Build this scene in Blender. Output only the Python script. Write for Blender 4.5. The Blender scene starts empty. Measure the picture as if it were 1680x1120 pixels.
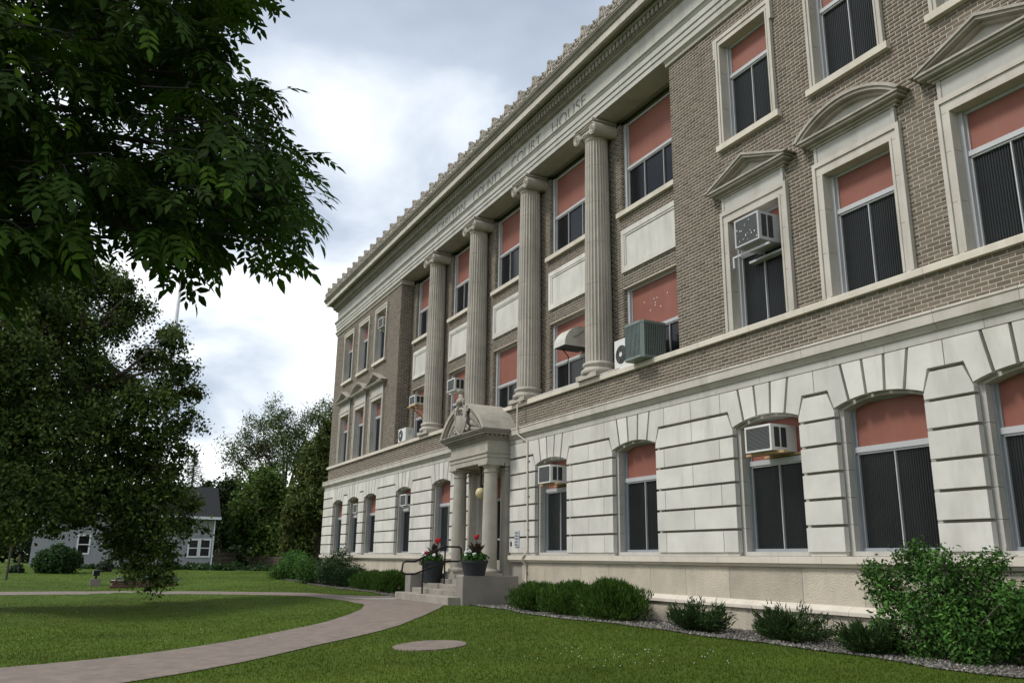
import bpy, math, random
import numpy as np
from mathutils import Vector, Matrix, noise
R = random.Random(7)
C = bpy.context.scene.collection
sc = bpy.context.scene
# ------------------------------------------------------------------ camera
F = 1368.9958
M = None
def _cam_matrix():
    rx, ry, rz = -0.2561, -1.1011, 0.0144
    cx, sx, cy, sy, cz, sz = math.cos(rx), math.sin(rx), math.cos(ry), math.sin(ry), math.cos(rz), math.sin(rz)
    B = np.array([[1, 0, 0], [0, 0, -1], [0, 1, 0]], float)
    yaw = np.array([[cy, -sy, 0], [sy, cy, 0], [0, 0, 1]]); pit = np.array([[1, 0, 0], [0, cx, -sx], [0, sx, cx]])
    rol = np.array([[cz, -sz, 0], [sz, cz, 0], [0, 0, 1]])
    return rol @ pit @ B @ yaw
M = _cam_matrix()
CAM = np.array([0.0, -10.4, 0.0])
cd = bpy.data.cameras.new('camera'); cam = bpy.data.objects.new('camera', cd); C.objects.link(cam); sc.camera = cam
cd.sensor_width = 36; cd.lens = F / 1680 * 36; cd.clip_start = 0.05; cd.clip_end = 3000
rot = Matrix([[M[0][i], -M[1][i], -M[2][i]] for i in range(3)])
cam.matrix_world = Matrix.Translation(Vector(CAM)) @ rot.to_4x4()
def ray(px, py):
    return M.T @ np.array([(px - 840) / F, (py - 560) / F, 1.0])
def at(px, py, d):                       # point seen at a pixel, d metres away horizontally
    r = ray(px, py); k = d / math.hypot(r[0], r[1]); return Vector(CAM + r * k)
def proj(p):
    c = M @ (np.asarray(p) - CAM); return F * c[0] / c[2] + 840, F * c[1] / c[2] + 560, c[2]
def sstep(t): t = min(1, max(0, t)); return t * t * (3 - 2 * t)
def T(x, y):                             # terrain height
    b = -1.1 - 0.34 * sstep((-2.0 - y) / 8.0)
    r = sstep((-x - 30) / 30.0)
    return b * (1 - r) - 0.78 * r + 0.012 * math.sin(x * 0.7) * math.sin(y * 0.9)
def ground_at(px, py):
    r = ray(px, py); z = -1.2
    for _ in range(12):
        p = CAM + r * (z / r[2]); z = 0.5 * z + 0.5 * T(p[0], p[1])
    return Vector((p[0], p[1], T(p[0], p[1])))
# ------------------------------------------------------------------ render and light
sc.render.engine = 'CYCLES'
sc.cycles.use_denoising = True
sc.cycles.max_bounces = 6; sc.cycles.transparent_max_bounces = 8
sc.view_settings.view_transform = 'Standard'; sc.view_settings.look = 'None'
sc.view_settings.exposure = 1.08; sc.view_settings.gamma = 1; sc.view_settings.use_curve_mapping = False
SUN_EL, SUN_AZ = math.radians(50), math.radians(197)       # azimuth clockwise from +Y
w = bpy.data.worlds.new('World'); sc.world = w; w.use_nodes = True
nt = w.node_tree; nt.nodes.clear()
def N(t, **k):
    n = nt.nodes.new(t)
    for a, b in k.items(): setattr(n, a, b)
    return n
out = N('ShaderNodeOutputWorld'); add = N('ShaderNodeMixShader')
sky = N('ShaderNodeTexSky'); sky.sky_type = 'NISHITA'; sky.sun_disc = False
sky.sun_elevation = SUN_EL; sky.sun_rotation = SUN_AZ; sky.dust_density = 2
bg1 = N('ShaderNodeBackground'); bg1.inputs[1].default_value = 0.09
nt.links.new(sky.outputs[0], bg1.inputs[0])
tc = N('ShaderNodeTexCoord'); sep = N('ShaderNodeSeparateXYZ'); nt.links.new(tc.outputs['Generated'], sep.inputs[0])
den = N('ShaderNodeMath', operation='ADD'); den.inputs[1].default_value = 0.32; nt.links.new(sep.outputs[2], den.inputs[0])
den2 = N('ShaderNodeMath', operation='MAXIMUM'); den2.inputs[1].default_value = 0.12; nt.links.new(den.outputs[0], den2.inputs[0])
dvx = N('ShaderNodeMath', operation='DIVIDE'); dvy = N('ShaderNodeMath', operation='DIVIDE')
for i, dv in enumerate((dvx, dvy)):
    nt.links.new(sep.outputs[i], dv.inputs[0]); nt.links.new(den2.outputs[0], dv.inputs[1])
cmb = N('ShaderNodeCombineXYZ'); nt.links.new(dvx.outputs[0], cmb.inputs[0]); nt.links.new(dvy.outputs[0], cmb.inputs[1])
mp = N('ShaderNodeMapping'); mp.inputs['Location'].default_value = (3.1, 1.35, 0); nt.links.new(cmb.outputs[0], mp.inputs[0])
n1 = N('ShaderNodeTexNoise'); n1.inputs['Scale'].default_value = 2.3; n1.inputs['Detail'].default_value = 6; n1.inputs['Roughness'].default_value = 0.48; n1.inputs['Distortion'].default_value = 0.25
nt.links.new(mp.outputs[0], n1.inputs['Vector'])
hz = N('ShaderNodeMapRange'); hz.inputs['From Min'].default_value = 0.0; hz.inputs['From Max'].default_value = 0.5; hz.inputs['To Min'].default_value = 0.24; hz.inputs['To Max'].default_value = -0.03
nt.links.new(sep.outputs[2], hz.inputs['Value'])
sm = N('ShaderNodeMath', operation='ADD'); nt.links.new(n1.outputs['Fac'], sm.inputs[0]); nt.links.new(hz.outputs[0], sm.inputs[1])
rp = N('ShaderNodeValToRGB'); nt.links.new(sm.outputs[0], rp.inputs[0])
e = rp.color_ramp.elements; e[0].position = 0.36; e[0].color = (.200, .232, .280, 1); e[1].position = 0.66; e[1].color = (.58, .595, .605, 1)
m_ = e.new(0.47); m_.color = (.265, .300, .350, 1); m_ = e.new(0.56); m_.color = (.42, .447, .48, 1)
bg2 = N('ShaderNodeBackground'); nt.links.new(rp.outputs[0], bg2.inputs[0]); bg2.inputs[1].default_value = 1.12
add.inputs[0].default_value = 0.90
nt.links.new(bg1.outputs[0], add.inputs[1]); nt.links.new(bg2.outputs[0], add.inputs[2]); nt.links.new(add.outputs[0], out.inputs[0])
sl = bpy.data.lights.new('sun', 'SUN'); so = bpy.data.objects.new('sun', sl); C.objects.link(so)
sl.energy = 1.3; sl.angle = math.radians(12); sl.color = (1, .965, .91)
sd = Vector((math.sin(SUN_AZ) * math.cos(SUN_EL), math.cos(SUN_AZ) * math.cos(SUN_EL), math.sin(SUN_EL)))
so.rotation_euler = sd.to_track_quat('Z', 'Y').to_euler(); so.location = (10, -40, 40)
# ------------------------------------------------------------------ materials
MATS = {}
def mat(name, col, rough=.8, metal=0, var=0., nscale=3., namt=.12, bump=0., bscale=40., streak=0., attr=None, trans=0., grime=None, spec=.3, obj=True, vor=0., bdist=.006):
    m = bpy.data.materials.new(name); m.use_nodes = True; t = m.node_tree; b = t.nodes['Principled BSDF']
    b.inputs['Roughness'].default_value = rough; b.inputs['Metallic'].default_value = metal; b.inputs['Specular IOR Level'].default_value = spec
    def n(ty, **k):
        x = t.nodes.new(ty)
        for a, c in k.items(): setattr(x, a, c)
        return x
    def L(a, c): t.links.new(a, c)
    geo = n('ShaderNodeNewGeometry'); pos = geo.outputs['Position']
    base = n('ShaderNodeRGB'); base.outputs[0].default_value = (*col, 1); cur = base.outputs[0]
    if attr:
        at_ = n('ShaderNodeAttribute', attribute_name=attr); cur = at_.outputs['Color']
    def mul(cur, val_socket):
        x = n('ShaderNodeVectorMath', operation='MULTIPLY'); L(cur, x.inputs[0]); L(val_socket, x.inputs[1]); return x.outputs[0]
    if var:
        oi = n('ShaderNodeObjectInfo'); mr = n('ShaderNodeMapRange'); L(oi.outputs['Random'], mr.inputs[0])
        mr.inputs['To Min'].default_value = 1 - var; mr.inputs['To Max'].default_value = 1 + var; cur = mul(cur, mr.outputs[0])
    if namt:
        nz = n('ShaderNodeTexNoise'); nz.inputs['Scale'].default_value = nscale; nz.inputs['Detail'].default_value = 8; nz.inputs['Roughness'].default_value = .6; L(pos, nz.inputs['Vector'])
        mr = n('ShaderNodeMapRange'); L(nz.outputs['Fac'], mr.inputs[0]); mr.inputs['From Min'].default_value = .3; mr.inputs['From Max'].default_value = .7
        mr.inputs['To Min'].default_value = 1 - namt; mr.inputs['To Max'].default_value = 1 + namt; cur = mul(cur, mr.outputs[0])
    if grime:
        mpn = n('ShaderNodeMapping'); mpn.inputs['Scale'].default_value = (1.0, 1.0, .16); L(pos, mpn.inputs[0])
        nz = n('ShaderNodeTexNoise'); nz.inputs['Scale'].default_value = 2.6; nz.inputs['Detail'].default_value = 9; nz.inputs['Roughness'].default_value = .62; L(mpn.outputs[0], nz.inputs['Vector'])
        mr = n('ShaderNodeMapRange'); L(nz.outputs['Fac'], mr.inputs[0]); mr.inputs['From Min'].default_value = .5; mr.inputs['From Max'].default_value = .72; mr.inputs['To Max'].default_value = streak
        mx = n('ShaderNodeMix', data_type='RGBA'); L(mr.outputs[0], mx.inputs[0]); L(cur, mx.inputs[6]); mx.inputs[7].default_value = (*grime, 1); cur = mx.outputs[2]
    L(cur, b.inputs['Base Color'])
    if bump:
        nz = n('ShaderNodeTexNoise'); nz.inputs['Scale'].default_value = bscale; nz.inputs['Detail'].default_value = 5; L(pos, nz.inputs['Vector'])
        src = nz.outputs['Fac']
        if vor:
            v = n('ShaderNodeTexVoronoi'); v.inputs['Scale'].default_value = vor; L(pos, v.inputs['Vector'])
            a2 = n('ShaderNodeMath', operation='ADD'); L(src, a2.inputs[0]); L(v.outputs['Distance'], a2.inputs[1]); src = a2.outputs[0]
        bp = n('ShaderNodeBump'); bp.inputs['Strength'].default_value = bump; bp.inputs['Distance'].default_value = bdist; L(src, bp.inputs['Height']); L(bp.outputs[0], b.inputs['Normal'])
    if trans:
        o = t.nodes['Material Output']; tr = n('ShaderNodeBsdfTranslucent'); L(cur, tr.inputs[0]); mxs = n('ShaderNodeMixShader'); mxs.inputs[0].default_value = trans
        L(b.outputs[0], mxs.inputs[1]); L(tr.outputs[0], mxs.inputs[2]); L(mxs.outputs[0], o.inputs[0])
    MATS[name] = m; return m
mat('limestone', (.555, .535, .49), .85, var=.085, nscale=1.7, namt=.10, bump=.25, bscale=55, streak=.65, grime=(.38, .36, .315))
mat('limestone_joint', (.27, .25, .215), .9)
mat('limestone_trim', (.46, .425, .372), .85, var=.05, nscale=2.3, namt=.10, bump=.3, bscale=45, streak=.55, grime=(.27, .245, .19))
mat('limestone_grey', (.42, .405, .37), .85, var=.04, nscale=2., namt=.09, bump=.3, bscale=45, streak=.6, grime=(.27, .255, .22))
mat('limestone_sill', (.56, .51, .43), .85, var=.05, nscale=2.6, namt=.09, bump=.2, bscale=45, streak=.4, grime=(.36, .32, .25))
mat('rough_stone', (.46, .41, .325), .95, var=.11, nscale=1.2, namt=.16, bump=.8, bscale=48, vor=60, bdist=.010, streak=.5, grime=(.30, .275, .24))
mat('carved_stone', (.36, .325, .282), .9, var=.06, nscale=5., namt=.16, bump=.6, bscale=30, streak=.6, grime=(.20, .18, .145))
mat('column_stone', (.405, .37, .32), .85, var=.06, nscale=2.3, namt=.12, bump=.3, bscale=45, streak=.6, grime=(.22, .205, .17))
mat('cornice_stone', (.27, .246, .212), .9, var=.05, nscale=2., namt=.13, bump=.4, bscale=40, streak=.7, grime=(.19, .17, .135))  # greyer stone, darkened further so the colour carries some of the underside's shade
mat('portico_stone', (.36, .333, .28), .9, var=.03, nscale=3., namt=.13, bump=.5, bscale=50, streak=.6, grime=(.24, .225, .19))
mat('mortar', (.43, .39, .325), .95, namt=.1, nscale=6, bump=0)
mat('brickwork', (.2, .17, .13), .9, attr='Col', namt=.08, nscale=9, bump=.2, bscale=90, bdist=.003)
mat('brick_near', (.146, .119, .090), .9, var=.2, namt=.08, nscale=9, bump=.2, bscale=90, bdist=.003)
mat('brick_plain', (.19, .165, .13), .9, namt=.15, nscale=9, bump=.35)
mat('red_panel', (.225, .084, .060), .6, namt=.10, nscale=1.1, bump=.05, streak=.25, grime=(.31, .14, .11))
mat('dark_pane', (.009, .011, .0105), .34, namt=.25, nscale=3, spec=.28)
mat('dark_pane_plain', (.008, .009, .010), .15, namt=.2, nscale=2, spec=.22)
mat('aluminium', (.42, .425, .43), .5, metal=.1, namt=.06)
mat('grey_frame', (.26, .275, .29), .5, namt=.08)
mat('white_metal', (.62, .62, .59), .5, namt=.07, nscale=6, streak=.5, grime=(.35, .32, .27))
mat('beige_metal', (.50, .485, .43), .5, namt=.07, nscale=6, streak=.6, grime=(.28, .24, .19))
mat('grille_dark', (.035, .036, .036), .6, namt=.2, nscale=20)
mat('green_metal', (.17, .205, .19), .45, namt=.08, nscale=5)
mat('grey_metal', (.18, .185, .185), .5, namt=.1)
mat('wood', (.42, .27, .14), .8, namt=.2, nscale=12)
mat('dark_wood', (.10, .08, .06), .85, namt=.3, nscale=5, var=.25)
mat('black_metal', (.008, .008, .009), .35)
mat('globe', (.55, .48, .27), .35)
mat('planter', (.025, .028, .032), .55, namt=.2, nscale=5, bump=.1)
mat('soil', (.03, .022, .015), .95)
mat('concrete', (.215, .198, .172), .95, namt=.16, nscale=1.6, bump=.35, bscale=80, streak=.5, grime=(.22, .19, .165))
mat('path', (.19, .155, .130), .95, namt=.20, nscale=4.5, bump=.8, bscale=70, streak=.6, grime=(.135, .112, .095))
mat('step_stone', (.25, .228, .192), .95, var=.16, namt=.2, nscale=2.5, bump=.5, bscale=60, streak=.7, grime=(.20, .175, .15))
mat('gravel_bed', (.085, .070, .055), .95, namt=.35, nscale=14, bump=1, bscale=60, vor=40)
mat('pebble', (.40, .37, .34), .9, attr='Col', namt=0)
mat('lawn', (.060, .095, .016), .95, namt=.25, nscale=.45, bump=.5, bscale=60, spec=.05)
mat('grass', (.075, .14, .02), .85, attr='Col', namt=.22, nscale=.45, trans=.3, spec=.05)
mat('leaf_ash', (.030, .075, .012), .55, attr='Col', namt=0, trans=.3, spec=.12)
mat('leaf_ash_single', (.036, .078, .009), .55, var=.4, namt=0, trans=.3, spec=.12)
mat('leaf', (.04, .08, .02), .65, attr='Col', namt=0, trans=.28, spec=.18)
mat('twig', (.022, .020, .014), .9)
mat('bark', (.075, .062, .048), .95, namt=.3, nscale=12, bump=.8, bscale=30)
mat('house_wall', (.30, .305, .32), .8, namt=.04)
mat('house_trim', (.72, .73, .75), .7, namt=.03)
mat('house_roof', (.028, .028, .030), 1., namt=.15, nscale=8, spec=.1)
mat('red_brick', (.12, .058, .050), .9, var=.2, namt=.2, nscale=10)
mat('chimney_brick', (.14, .09, .07), .9, namt=.3, nscale=15)
mat('pole_white', (.55, .56, .57), .4)
mat('flag_red', (.45, .02, .03), .8); mat('flag_white', (.75, .75, .75), .8); mat('flag_blue', (.03, .05, .2), .8)
mat('petal_red', (.36, .006, .010), .5); mat('petal_white', (.75, .77, .74), .5)
mat('leaf_bronze', (.045, .030, .020), .45, namt=.3, nscale=8, trans=.1)
mat('plaque', (.42, .44, .46), .5); mat('plaque_dark', (.12, .13, .14), .5)
mat('letter_shade', (.12, .112, .10), .95)  # dark colour stands in for shade inside cut letters, which sit proud here
mat('asphalt', (.05, .05, .052), .95, namt=.1)
# ------------------------------------------------------------------ mesh helpers
class MB:
    def __init__(s): s.v = []; s.f = []; s.m = []
    def add(s, vs, fs, mi=0):
        o = len(s.v); s.v += [tuple(p) for p in vs]; s.f += [tuple(i + o for i in f) for f in fs]; s.m += [mi] * len(fs)
    def box(s, x0, x1, y0, y1, z0, z1, mi=0):
        s.add([(x0, y0, z0), (x1, y0, z0), (x1, y1, z0), (x0, y1, z0), (x0, y0, z1), (x1, y0, z1), (x1, y1, z1), (x0, y1, z1)],
              [(0, 3, 2, 1), (4, 5, 6, 7), (0, 1, 5, 4), (1, 2, 6, 5), (2, 3, 7, 6), (3, 0, 4, 7)], mi)
    def prism(s, poly, y0, y1, mi=0, ch=0.):   # poly (x,z) counter-clockwise seen from -Y; front at y0
        n = len(poly)
        if ch:
            ins = inset(poly, ch)
            v = [(x, y1, z) for x, z in poly] + [(x, y0 + ch, z) for x, z in poly] + [(x, y0, z) for x, z in ins]
            f = [tuple(range(2 * n, 3 * n))]
            for k in (0, 1):
                f += [(k * n + i, k * n + (i + 1) % n, (k + 1) * n + (i + 1) % n, (k + 1) * n + i) for i in range(n)]
        else:
            v = [(x, y1, z) for x, z in poly] + [(x, y0, z) for x, z in poly]
            f = [tuple(range(n, 2 * n))] + [(i, (i + 1) % n, n + (i + 1) % n, n + i) for i in range(n)]
        f.append(tuple(reversed(range(n))))
        s.add(v, f, mi)
    def sweep(s, prof, x0, x1, mi=0):            # prof (y,z) swept along x
        n = len(prof)
        v = [(x0, y, z) for y, z in prof] + [(x1, y, z) for y, z in prof]
        s.add(v, [(i, (i + 1) % n, n + (i + 1) % n, n + i) for i in range(n)] + [tuple(reversed(range(n))), tuple(range(n, 2 * n))], mi)
    def tube(s, pts, r, n=8, mi=0, cap=True):
        pts = [Vector(p) for p in pts]; rs = r if isinstance(r, (list, tuple)) else [r] * len(pts)
        o = []
        up = None
        for i, p in enumerate(pts):
            d = (pts[min(i + 1, len(pts) - 1)] - pts[max(i - 1, 0)]).normalized()
            if up is None: up = d.orthogonal().normalized()
            up = (up - d * up.dot(d)); up = up.normalized() if up.length > 1e-6 else d.orthogonal().normalized()
            b = d.cross(up)
            o += [p + (up * math.cos(6.28318 * k / n) + b * math.sin(6.28318 * k / n)) * rs[i] for k in range(n)]
        f = [(i * n + k, i * n + (k + 1) % n, (i + 1) * n + (k + 1) % n, (i + 1) * n + k) for i in range(len(pts) - 1) for k in range(n)]
        if cap: f += [tuple(reversed(range(n))), tuple(range((len(pts) - 1) * n, len(pts) * n))]
        s.add(o, f, mi)
    def lathe(s, prof, cx, cy, n=24, mi=0, flute=0, fd=0.):   # prof (r,z) bottom to top
        o = []
        for r, z in prof:
            for k in range(n):
                a = 6.28318530718 * k / n; rr = r
                if flute and fd: rr = r - fd * abs(math.sin(a * flute / 2)) ** 0.6
                o.append((cx + rr * math.cos(a), cy + rr * math.sin(a), z))
        f = [(i * n + k, i * n + (k + 1) % n, (i + 1) * n + (k + 1) % n, (i + 1) * n + k) for i in range(len(prof) - 1) for k in range(n)]
        f += [tuple(reversed(range(n))), tuple(range((len(prof) - 1) * n, len(prof) * n))]
        s.add(o, f, mi)
    def sphere(s, c, r, n=10, m=6, mi=0, sc_=(1, 1, 1)):
        o = []
        for i in range(1, m):
            t = math.pi * i / m
            o += [(c[0] + r * sc_[0] * math.sin(t) * math.cos(6.28318 * k / n), c[1] + r * sc_[1] * math.sin(t) * math.sin(6.28318 * k / n), c[2] - r * sc_[2] * math.cos(t)) for k in range(n)]
        b = len(o); o += [(c[0], c[1], c[2] - r * sc_[2]), (c[0], c[1], c[2] + r * sc_[2])]
        f = [(i * n + k, i * n + (k + 1) % n, (i + 1) * n + (k + 1) % n, (i + 1) * n + k) for i in range(m - 2) for k in range(n)]
        f += [(b, (k + 1) % n, k) for k in range(n)] + [(b + 1, (m - 2) * n + k, (m - 2) * n + (k + 1) % n) for k in range(n)]
        s.add(o, f, mi)
    def mesh(s, name, mats, smooth=False):
        me = bpy.data.meshes.new(name); me.from_pydata(s.v, [], s.f)
        for m in (mats if isinstance(mats, (list, tuple)) else [mats]): me.materials.append(MATS[m])
        if any(s.m): me.polygons.foreach_set('material_index', s.m)
        if smooth: me.polygons.foreach_set('use_smooth', [True] * len(s.f))
        me.update(); return me
    def build(s, name, mats, parent=None, loc=None, smooth=False):
        return link(name, s.mesh(name, mats, smooth), parent, loc)
def inset(poly, d):
    n = len(poly); o = []
    for i in range(n):
        p, q, r = Vector(poly[i - 1]), Vector(poly[i]), Vector(poly[(i + 1) % n])
        a = (q - p).normalized(); b = (r - q).normalized()
        na = Vector((-a.y, a.x)); nb = Vector((-b.y, b.x)); m = na + nb
        if m.length < 1e-6: m = na
        k = d / max(.3, m.normalized().dot(na)); o.append(tuple(q + m.normalized() * k))
    return o
def link(name, me, parent=None, loc=None):
    o = bpy.data.objects.new(name, me); C.objects.link(o)
    if parent: o.parent = parent
    if loc is not None: o.location = loc
    return o
def thing(name, label, cat, loc=(0, 0, 0), rz=0, group=None):
    o = bpy.data.objects.new(name, None); C.objects.link(o); o.location = loc; o.rotation_euler = (0, 0, rz)
    o.empty_display_size = .2; return tag(o, label, cat, group)
def tag(o, label, cat, group=None):
    o['label'] = label; o['category'] = cat
    if group: o['group'] = group
    return o
def kind(o, k): o['kind'] = k; return o
def box_mesh(name, m, x0, x1, y0, y1, z0, z1, parent, ch=0.):
    b = MB()
    if ch: b.prism([(x0, z0), (x1, z0), (x1, z1), (x0, z1)], y0, y1, 0, ch)
    else: b.box(x0, x1, y0, y1, z0, z1)
    return b.build(name, m, parent)
def np_mesh(name, verts, faces_k, nverts_face, m, col=None, parent=None, smooth=False):
    nf = len(faces_k); me = bpy.data.meshes.new(name)
    me.vertices.add(len(verts)); me.vertices.foreach_set('co', np.ascontiguousarray(verts, np.float32).ravel())
    me.loops.add(nf * nverts_face); me.loops.foreach_set('vertex_index', np.ascontiguousarray(faces_k, np.int32).ravel())
    me.polygons.add(nf); me.polygons.foreach_set('loop_start', np.arange(0, nf * nverts_face, nverts_face, dtype=np.int32))
    me.polygons.foreach_set('loop_total', np.full(nf, nverts_face, np.int32))
    if smooth: me.polygons.foreach_set('use_smooth', np.ones(nf, bool))
    if col is not None:       # per-vertex colour
        a = me.color_attributes.new('Col', 'FLOAT_COLOR', 'POINT')
        a.data.foreach_set('color', np.concatenate([col, np.ones((len(col), 1))], 1).astype(np.float32).ravel())
    me.materials.append(MATS[m]); me.update(calc_edges=True); me.validate()
    return link(name, me, parent)

# ================================================================== GROUND
CX = -21.65                                     # middle of the facade
HW = 17.95                                      # half width, brick
def grid_sheet(name, xs, ys, dz, m):
    b = MB(); nx, ny = len(xs), len(ys)
    vs = [(x, y, T(x, y) + dz) for y in ys for x in xs]
    b.add(vs, [(j * nx + i, j * nx + i + 1, (j + 1) * nx + i + 1, (j + 1) * nx + i) for j in range(ny - 1) for i in range(nx - 1)])
    return b.build(name, m, smooth=True)
xs = [-900, -500, -300, -200, -150] + [-120 + 3 * i for i in range(30)] + [-30 + .75 * i for i in range(60)] + [20, 40, 80, 200, 600]
ys = [-600, -200, -100, -60, -40] + [-30 + 1.5 * i for i in range(6)] + [-21 + .75 * i for i in range(34)] + [6, 9, 14, 20, 30, 45, 60, 90, 150, 300, 900]
kind(grid_sheet('lawn', xs, ys, 0, 'lawn'), 'structure')
# paths, traced as plan curves on the terrain
def drape(name, left, right, m, dz=.012):
    L = [ground_at(*p) for p in left]; Rr = [ground_at(*p) for p in right]
    def resample(P, n):
        P = [Vector((p.x, p.y)) for p in P]; d = [0]
        for i in range(1, len(P)): d.append(d[-1] + (P[i] - P[i - 1]).length)
        o = []
        for k in range(n):
            t = d[-1] * k / (n - 1); i = max(j for j in range(len(d)) if d[j] <= t + 1e-9); i = min(i, len(P) - 2)
            u = (t - d[i]) / (d[i + 1] - d[i]); o.append(P[i].lerp(P[i + 1], u))
        return o
    n = 60; A = resample(L, n); B = resample(Rr, n); b = MB(); K = 4
    vs = []
    for i in range(n):
        for k in range(K + 1):
            p = A[i].lerp(B[i], k / K); vs.append((p.x, p.y, T(p.x, p.y) + dz))
    b.add(vs, [(i * (K + 1) + k, i * (K + 1) + k + 1, (i + 1) * (K + 1) + k + 1, (i + 1) * (K + 1) + k) for i in range(n - 1) for k in range(K)])
    return kind(b.build(name, m, smooth=True), 'structure'), A, B
main_l = [(-420, 1135), (-200, 1117), (0, 1096), (80, 1089), (200, 1077), (300, 1064), (400, 1048), (500, 1028), (532, 1021), (570.7, 1008.6), (592, 1000), (598.6, 992.5), (585, 987), (600, 981), (640, 976.5), (662, 974)]
main_r = [(-100, 1170), (100, 1140), (205, 1120), (300, 1105), (400, 1086), (517, 1059), (564, 1049), (620, 1036), (656, 1025.7), (693, 1010.7), (720.7, 997.9), (728, 993), (739, 991), (742, 990), (745, 989), (752, 987)]
pa, A1, B1 = drape('path', main_l, main_r, 'path')
far_a = [(-260, 972), (0, 970.3), (120, 969.6), (200, 969), (300, 969.3), (400, 970.5), (460, 971.2), (500, 972), (564, 976), (610, 977.2), (668, 977.2)]
far_b = [(-260, 979), (0, 975.8), (120, 974.6), (200, 973.5), (300, 974), (400, 975), (460, 976), (500, 977.5), (564, 984.5), (600, 992), (652, 992)]
drape('side_path', far_a, far_b, 'path', .006)
mat('chalk', (.34, .32, .29), .95, namt=.3, nscale=9)
drape('kerb_strip', [(566, 979.6), (600, 981.5), (640, 981.5), (670, 980.5), (700, 984.5), (735, 990.4)], [(566, 981.2), (600, 983.2), (640, 983.4), (670, 982.3), (700, 986), (732, 992)], 'chalk', .017)
# gravel bed along the wall
def bed_front(x): return -1.5 + .09 * math.sin(x * 1.3) + .05 * math.sin(x * 3.1)
b = MB(); X = np.arange(-42, 2, .25); vs = []
for x in X:
    y = bed_front(x)
    for k in range(5):
        yy = y * (1 - k / 4) + (.3) * (k / 4); vs.append((x, yy, T(x, yy) + .015))
b.add(vs, [(i * 5 + k, (i + 1) * 5 + k, (i + 1) * 5 + k + 1, i * 5 + k + 1) for i in range(len(X) - 1) for k in range(4)])
kind(b.build('gravel_bed', 'gravel_bed', smooth=True), 'structure')
rng = np.random.default_rng(3)
def pebbles(n):
    x = rng.uniform(-41, -3, n); x[: n // 2] = rng.uniform(-20, -3, n // 2)
    fr = np.array([bed_front(a) for a in x]); y = fr + (rng.random(n) ** 1.5) * (0 - fr) * 1.0 - .03
    z = np.array([T(a, c) for a, c in zip(x, y)]) + .02
    s = rng.uniform(.010, .032, n)
    base = np.array([[1, 0, 0], [-.5, .87, 0], [-.5, -.87, 0], [0, 0, 1.0], [0, 0, -1.0]])
    fa = np.array([[0, 1, 3], [1, 2, 3], [2, 0, 3], [1, 0, 4], [2, 1, 4], [0, 2, 4]])
    ang = rng.uniform(0, 6.28, n); ca, sa = np.cos(ang), np.sin(ang)
    V = base[None] * s[:, None, None] * rng.uniform(.6, 1.3, (n, 5, 1))
    Vx = V[..., 0] * ca[:, None] - V[..., 1] * sa[:, None]; Vy = V[..., 0] * sa[:, None] + V[..., 1] * ca[:, None]
    V = np.stack([Vx + x[:, None], Vy + y[:, None], V[..., 2] * .7 + z[:, None]], -1)
    F_ = (np.arange(n)[:, None, None] * 5 + fa[None]).reshape(-1, 3)
    g = (rng.uniform(.04, .20, n) * np.where(rng.random(n) < .10, 2.4, 1))[:, None] * np.array([1, .94, .83]); col = np.repeat(g, 5, 0)
    return np_mesh('gravel', V.reshape(-1, 3), F_, 3, 'pebble', col)
kind(pebbles(15000), 'stuff')
# round concrete cover in the lawn
g = ground_at(705, 1059)
b = MB(); n = 28
ring = [(g.x + .55 * math.cos(6.283 * k / n) * (1 + .02 * math.sin(5 * k)), g.y + .55 * math.sin(6.283 * k / n)) for k in range(n)]
b.add([(x, y, T(x, y) + .016) for x, y in ring] + [(x, y, T(g.x, g.y) - .1) for x, y in ring], [tuple(range(n))] + [(n + k, n + (k + 1) % n, (k + 1) % n, k) for k in range(n)])
tag(b.build('ground_cover', 'path'), 'round flat concrete well cover sunk in the front lawn', 'cover')
# ================================================================== COURTHOUSE
ch = thing('courthouse', 'three storey brick and limestone court house with four fluted columns', 'building', (0, 0, 0))
def S(x): return CX + x
ZG = -1.45
G_OFF = [0, 3.55, 7.08, 10.95, 13.27, 15.60]
GW = sorted([-o for o in G_OFF[1:]] + G_OFF[1:])           # ground windows (0 is the door)
# --- body behind the facade
b = MB(); b.box(S(-HW) + .02, S(HW) - .02, .78, 15, ZG, 12.2); body = b.build('core', 'brick_plain', ch)
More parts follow.
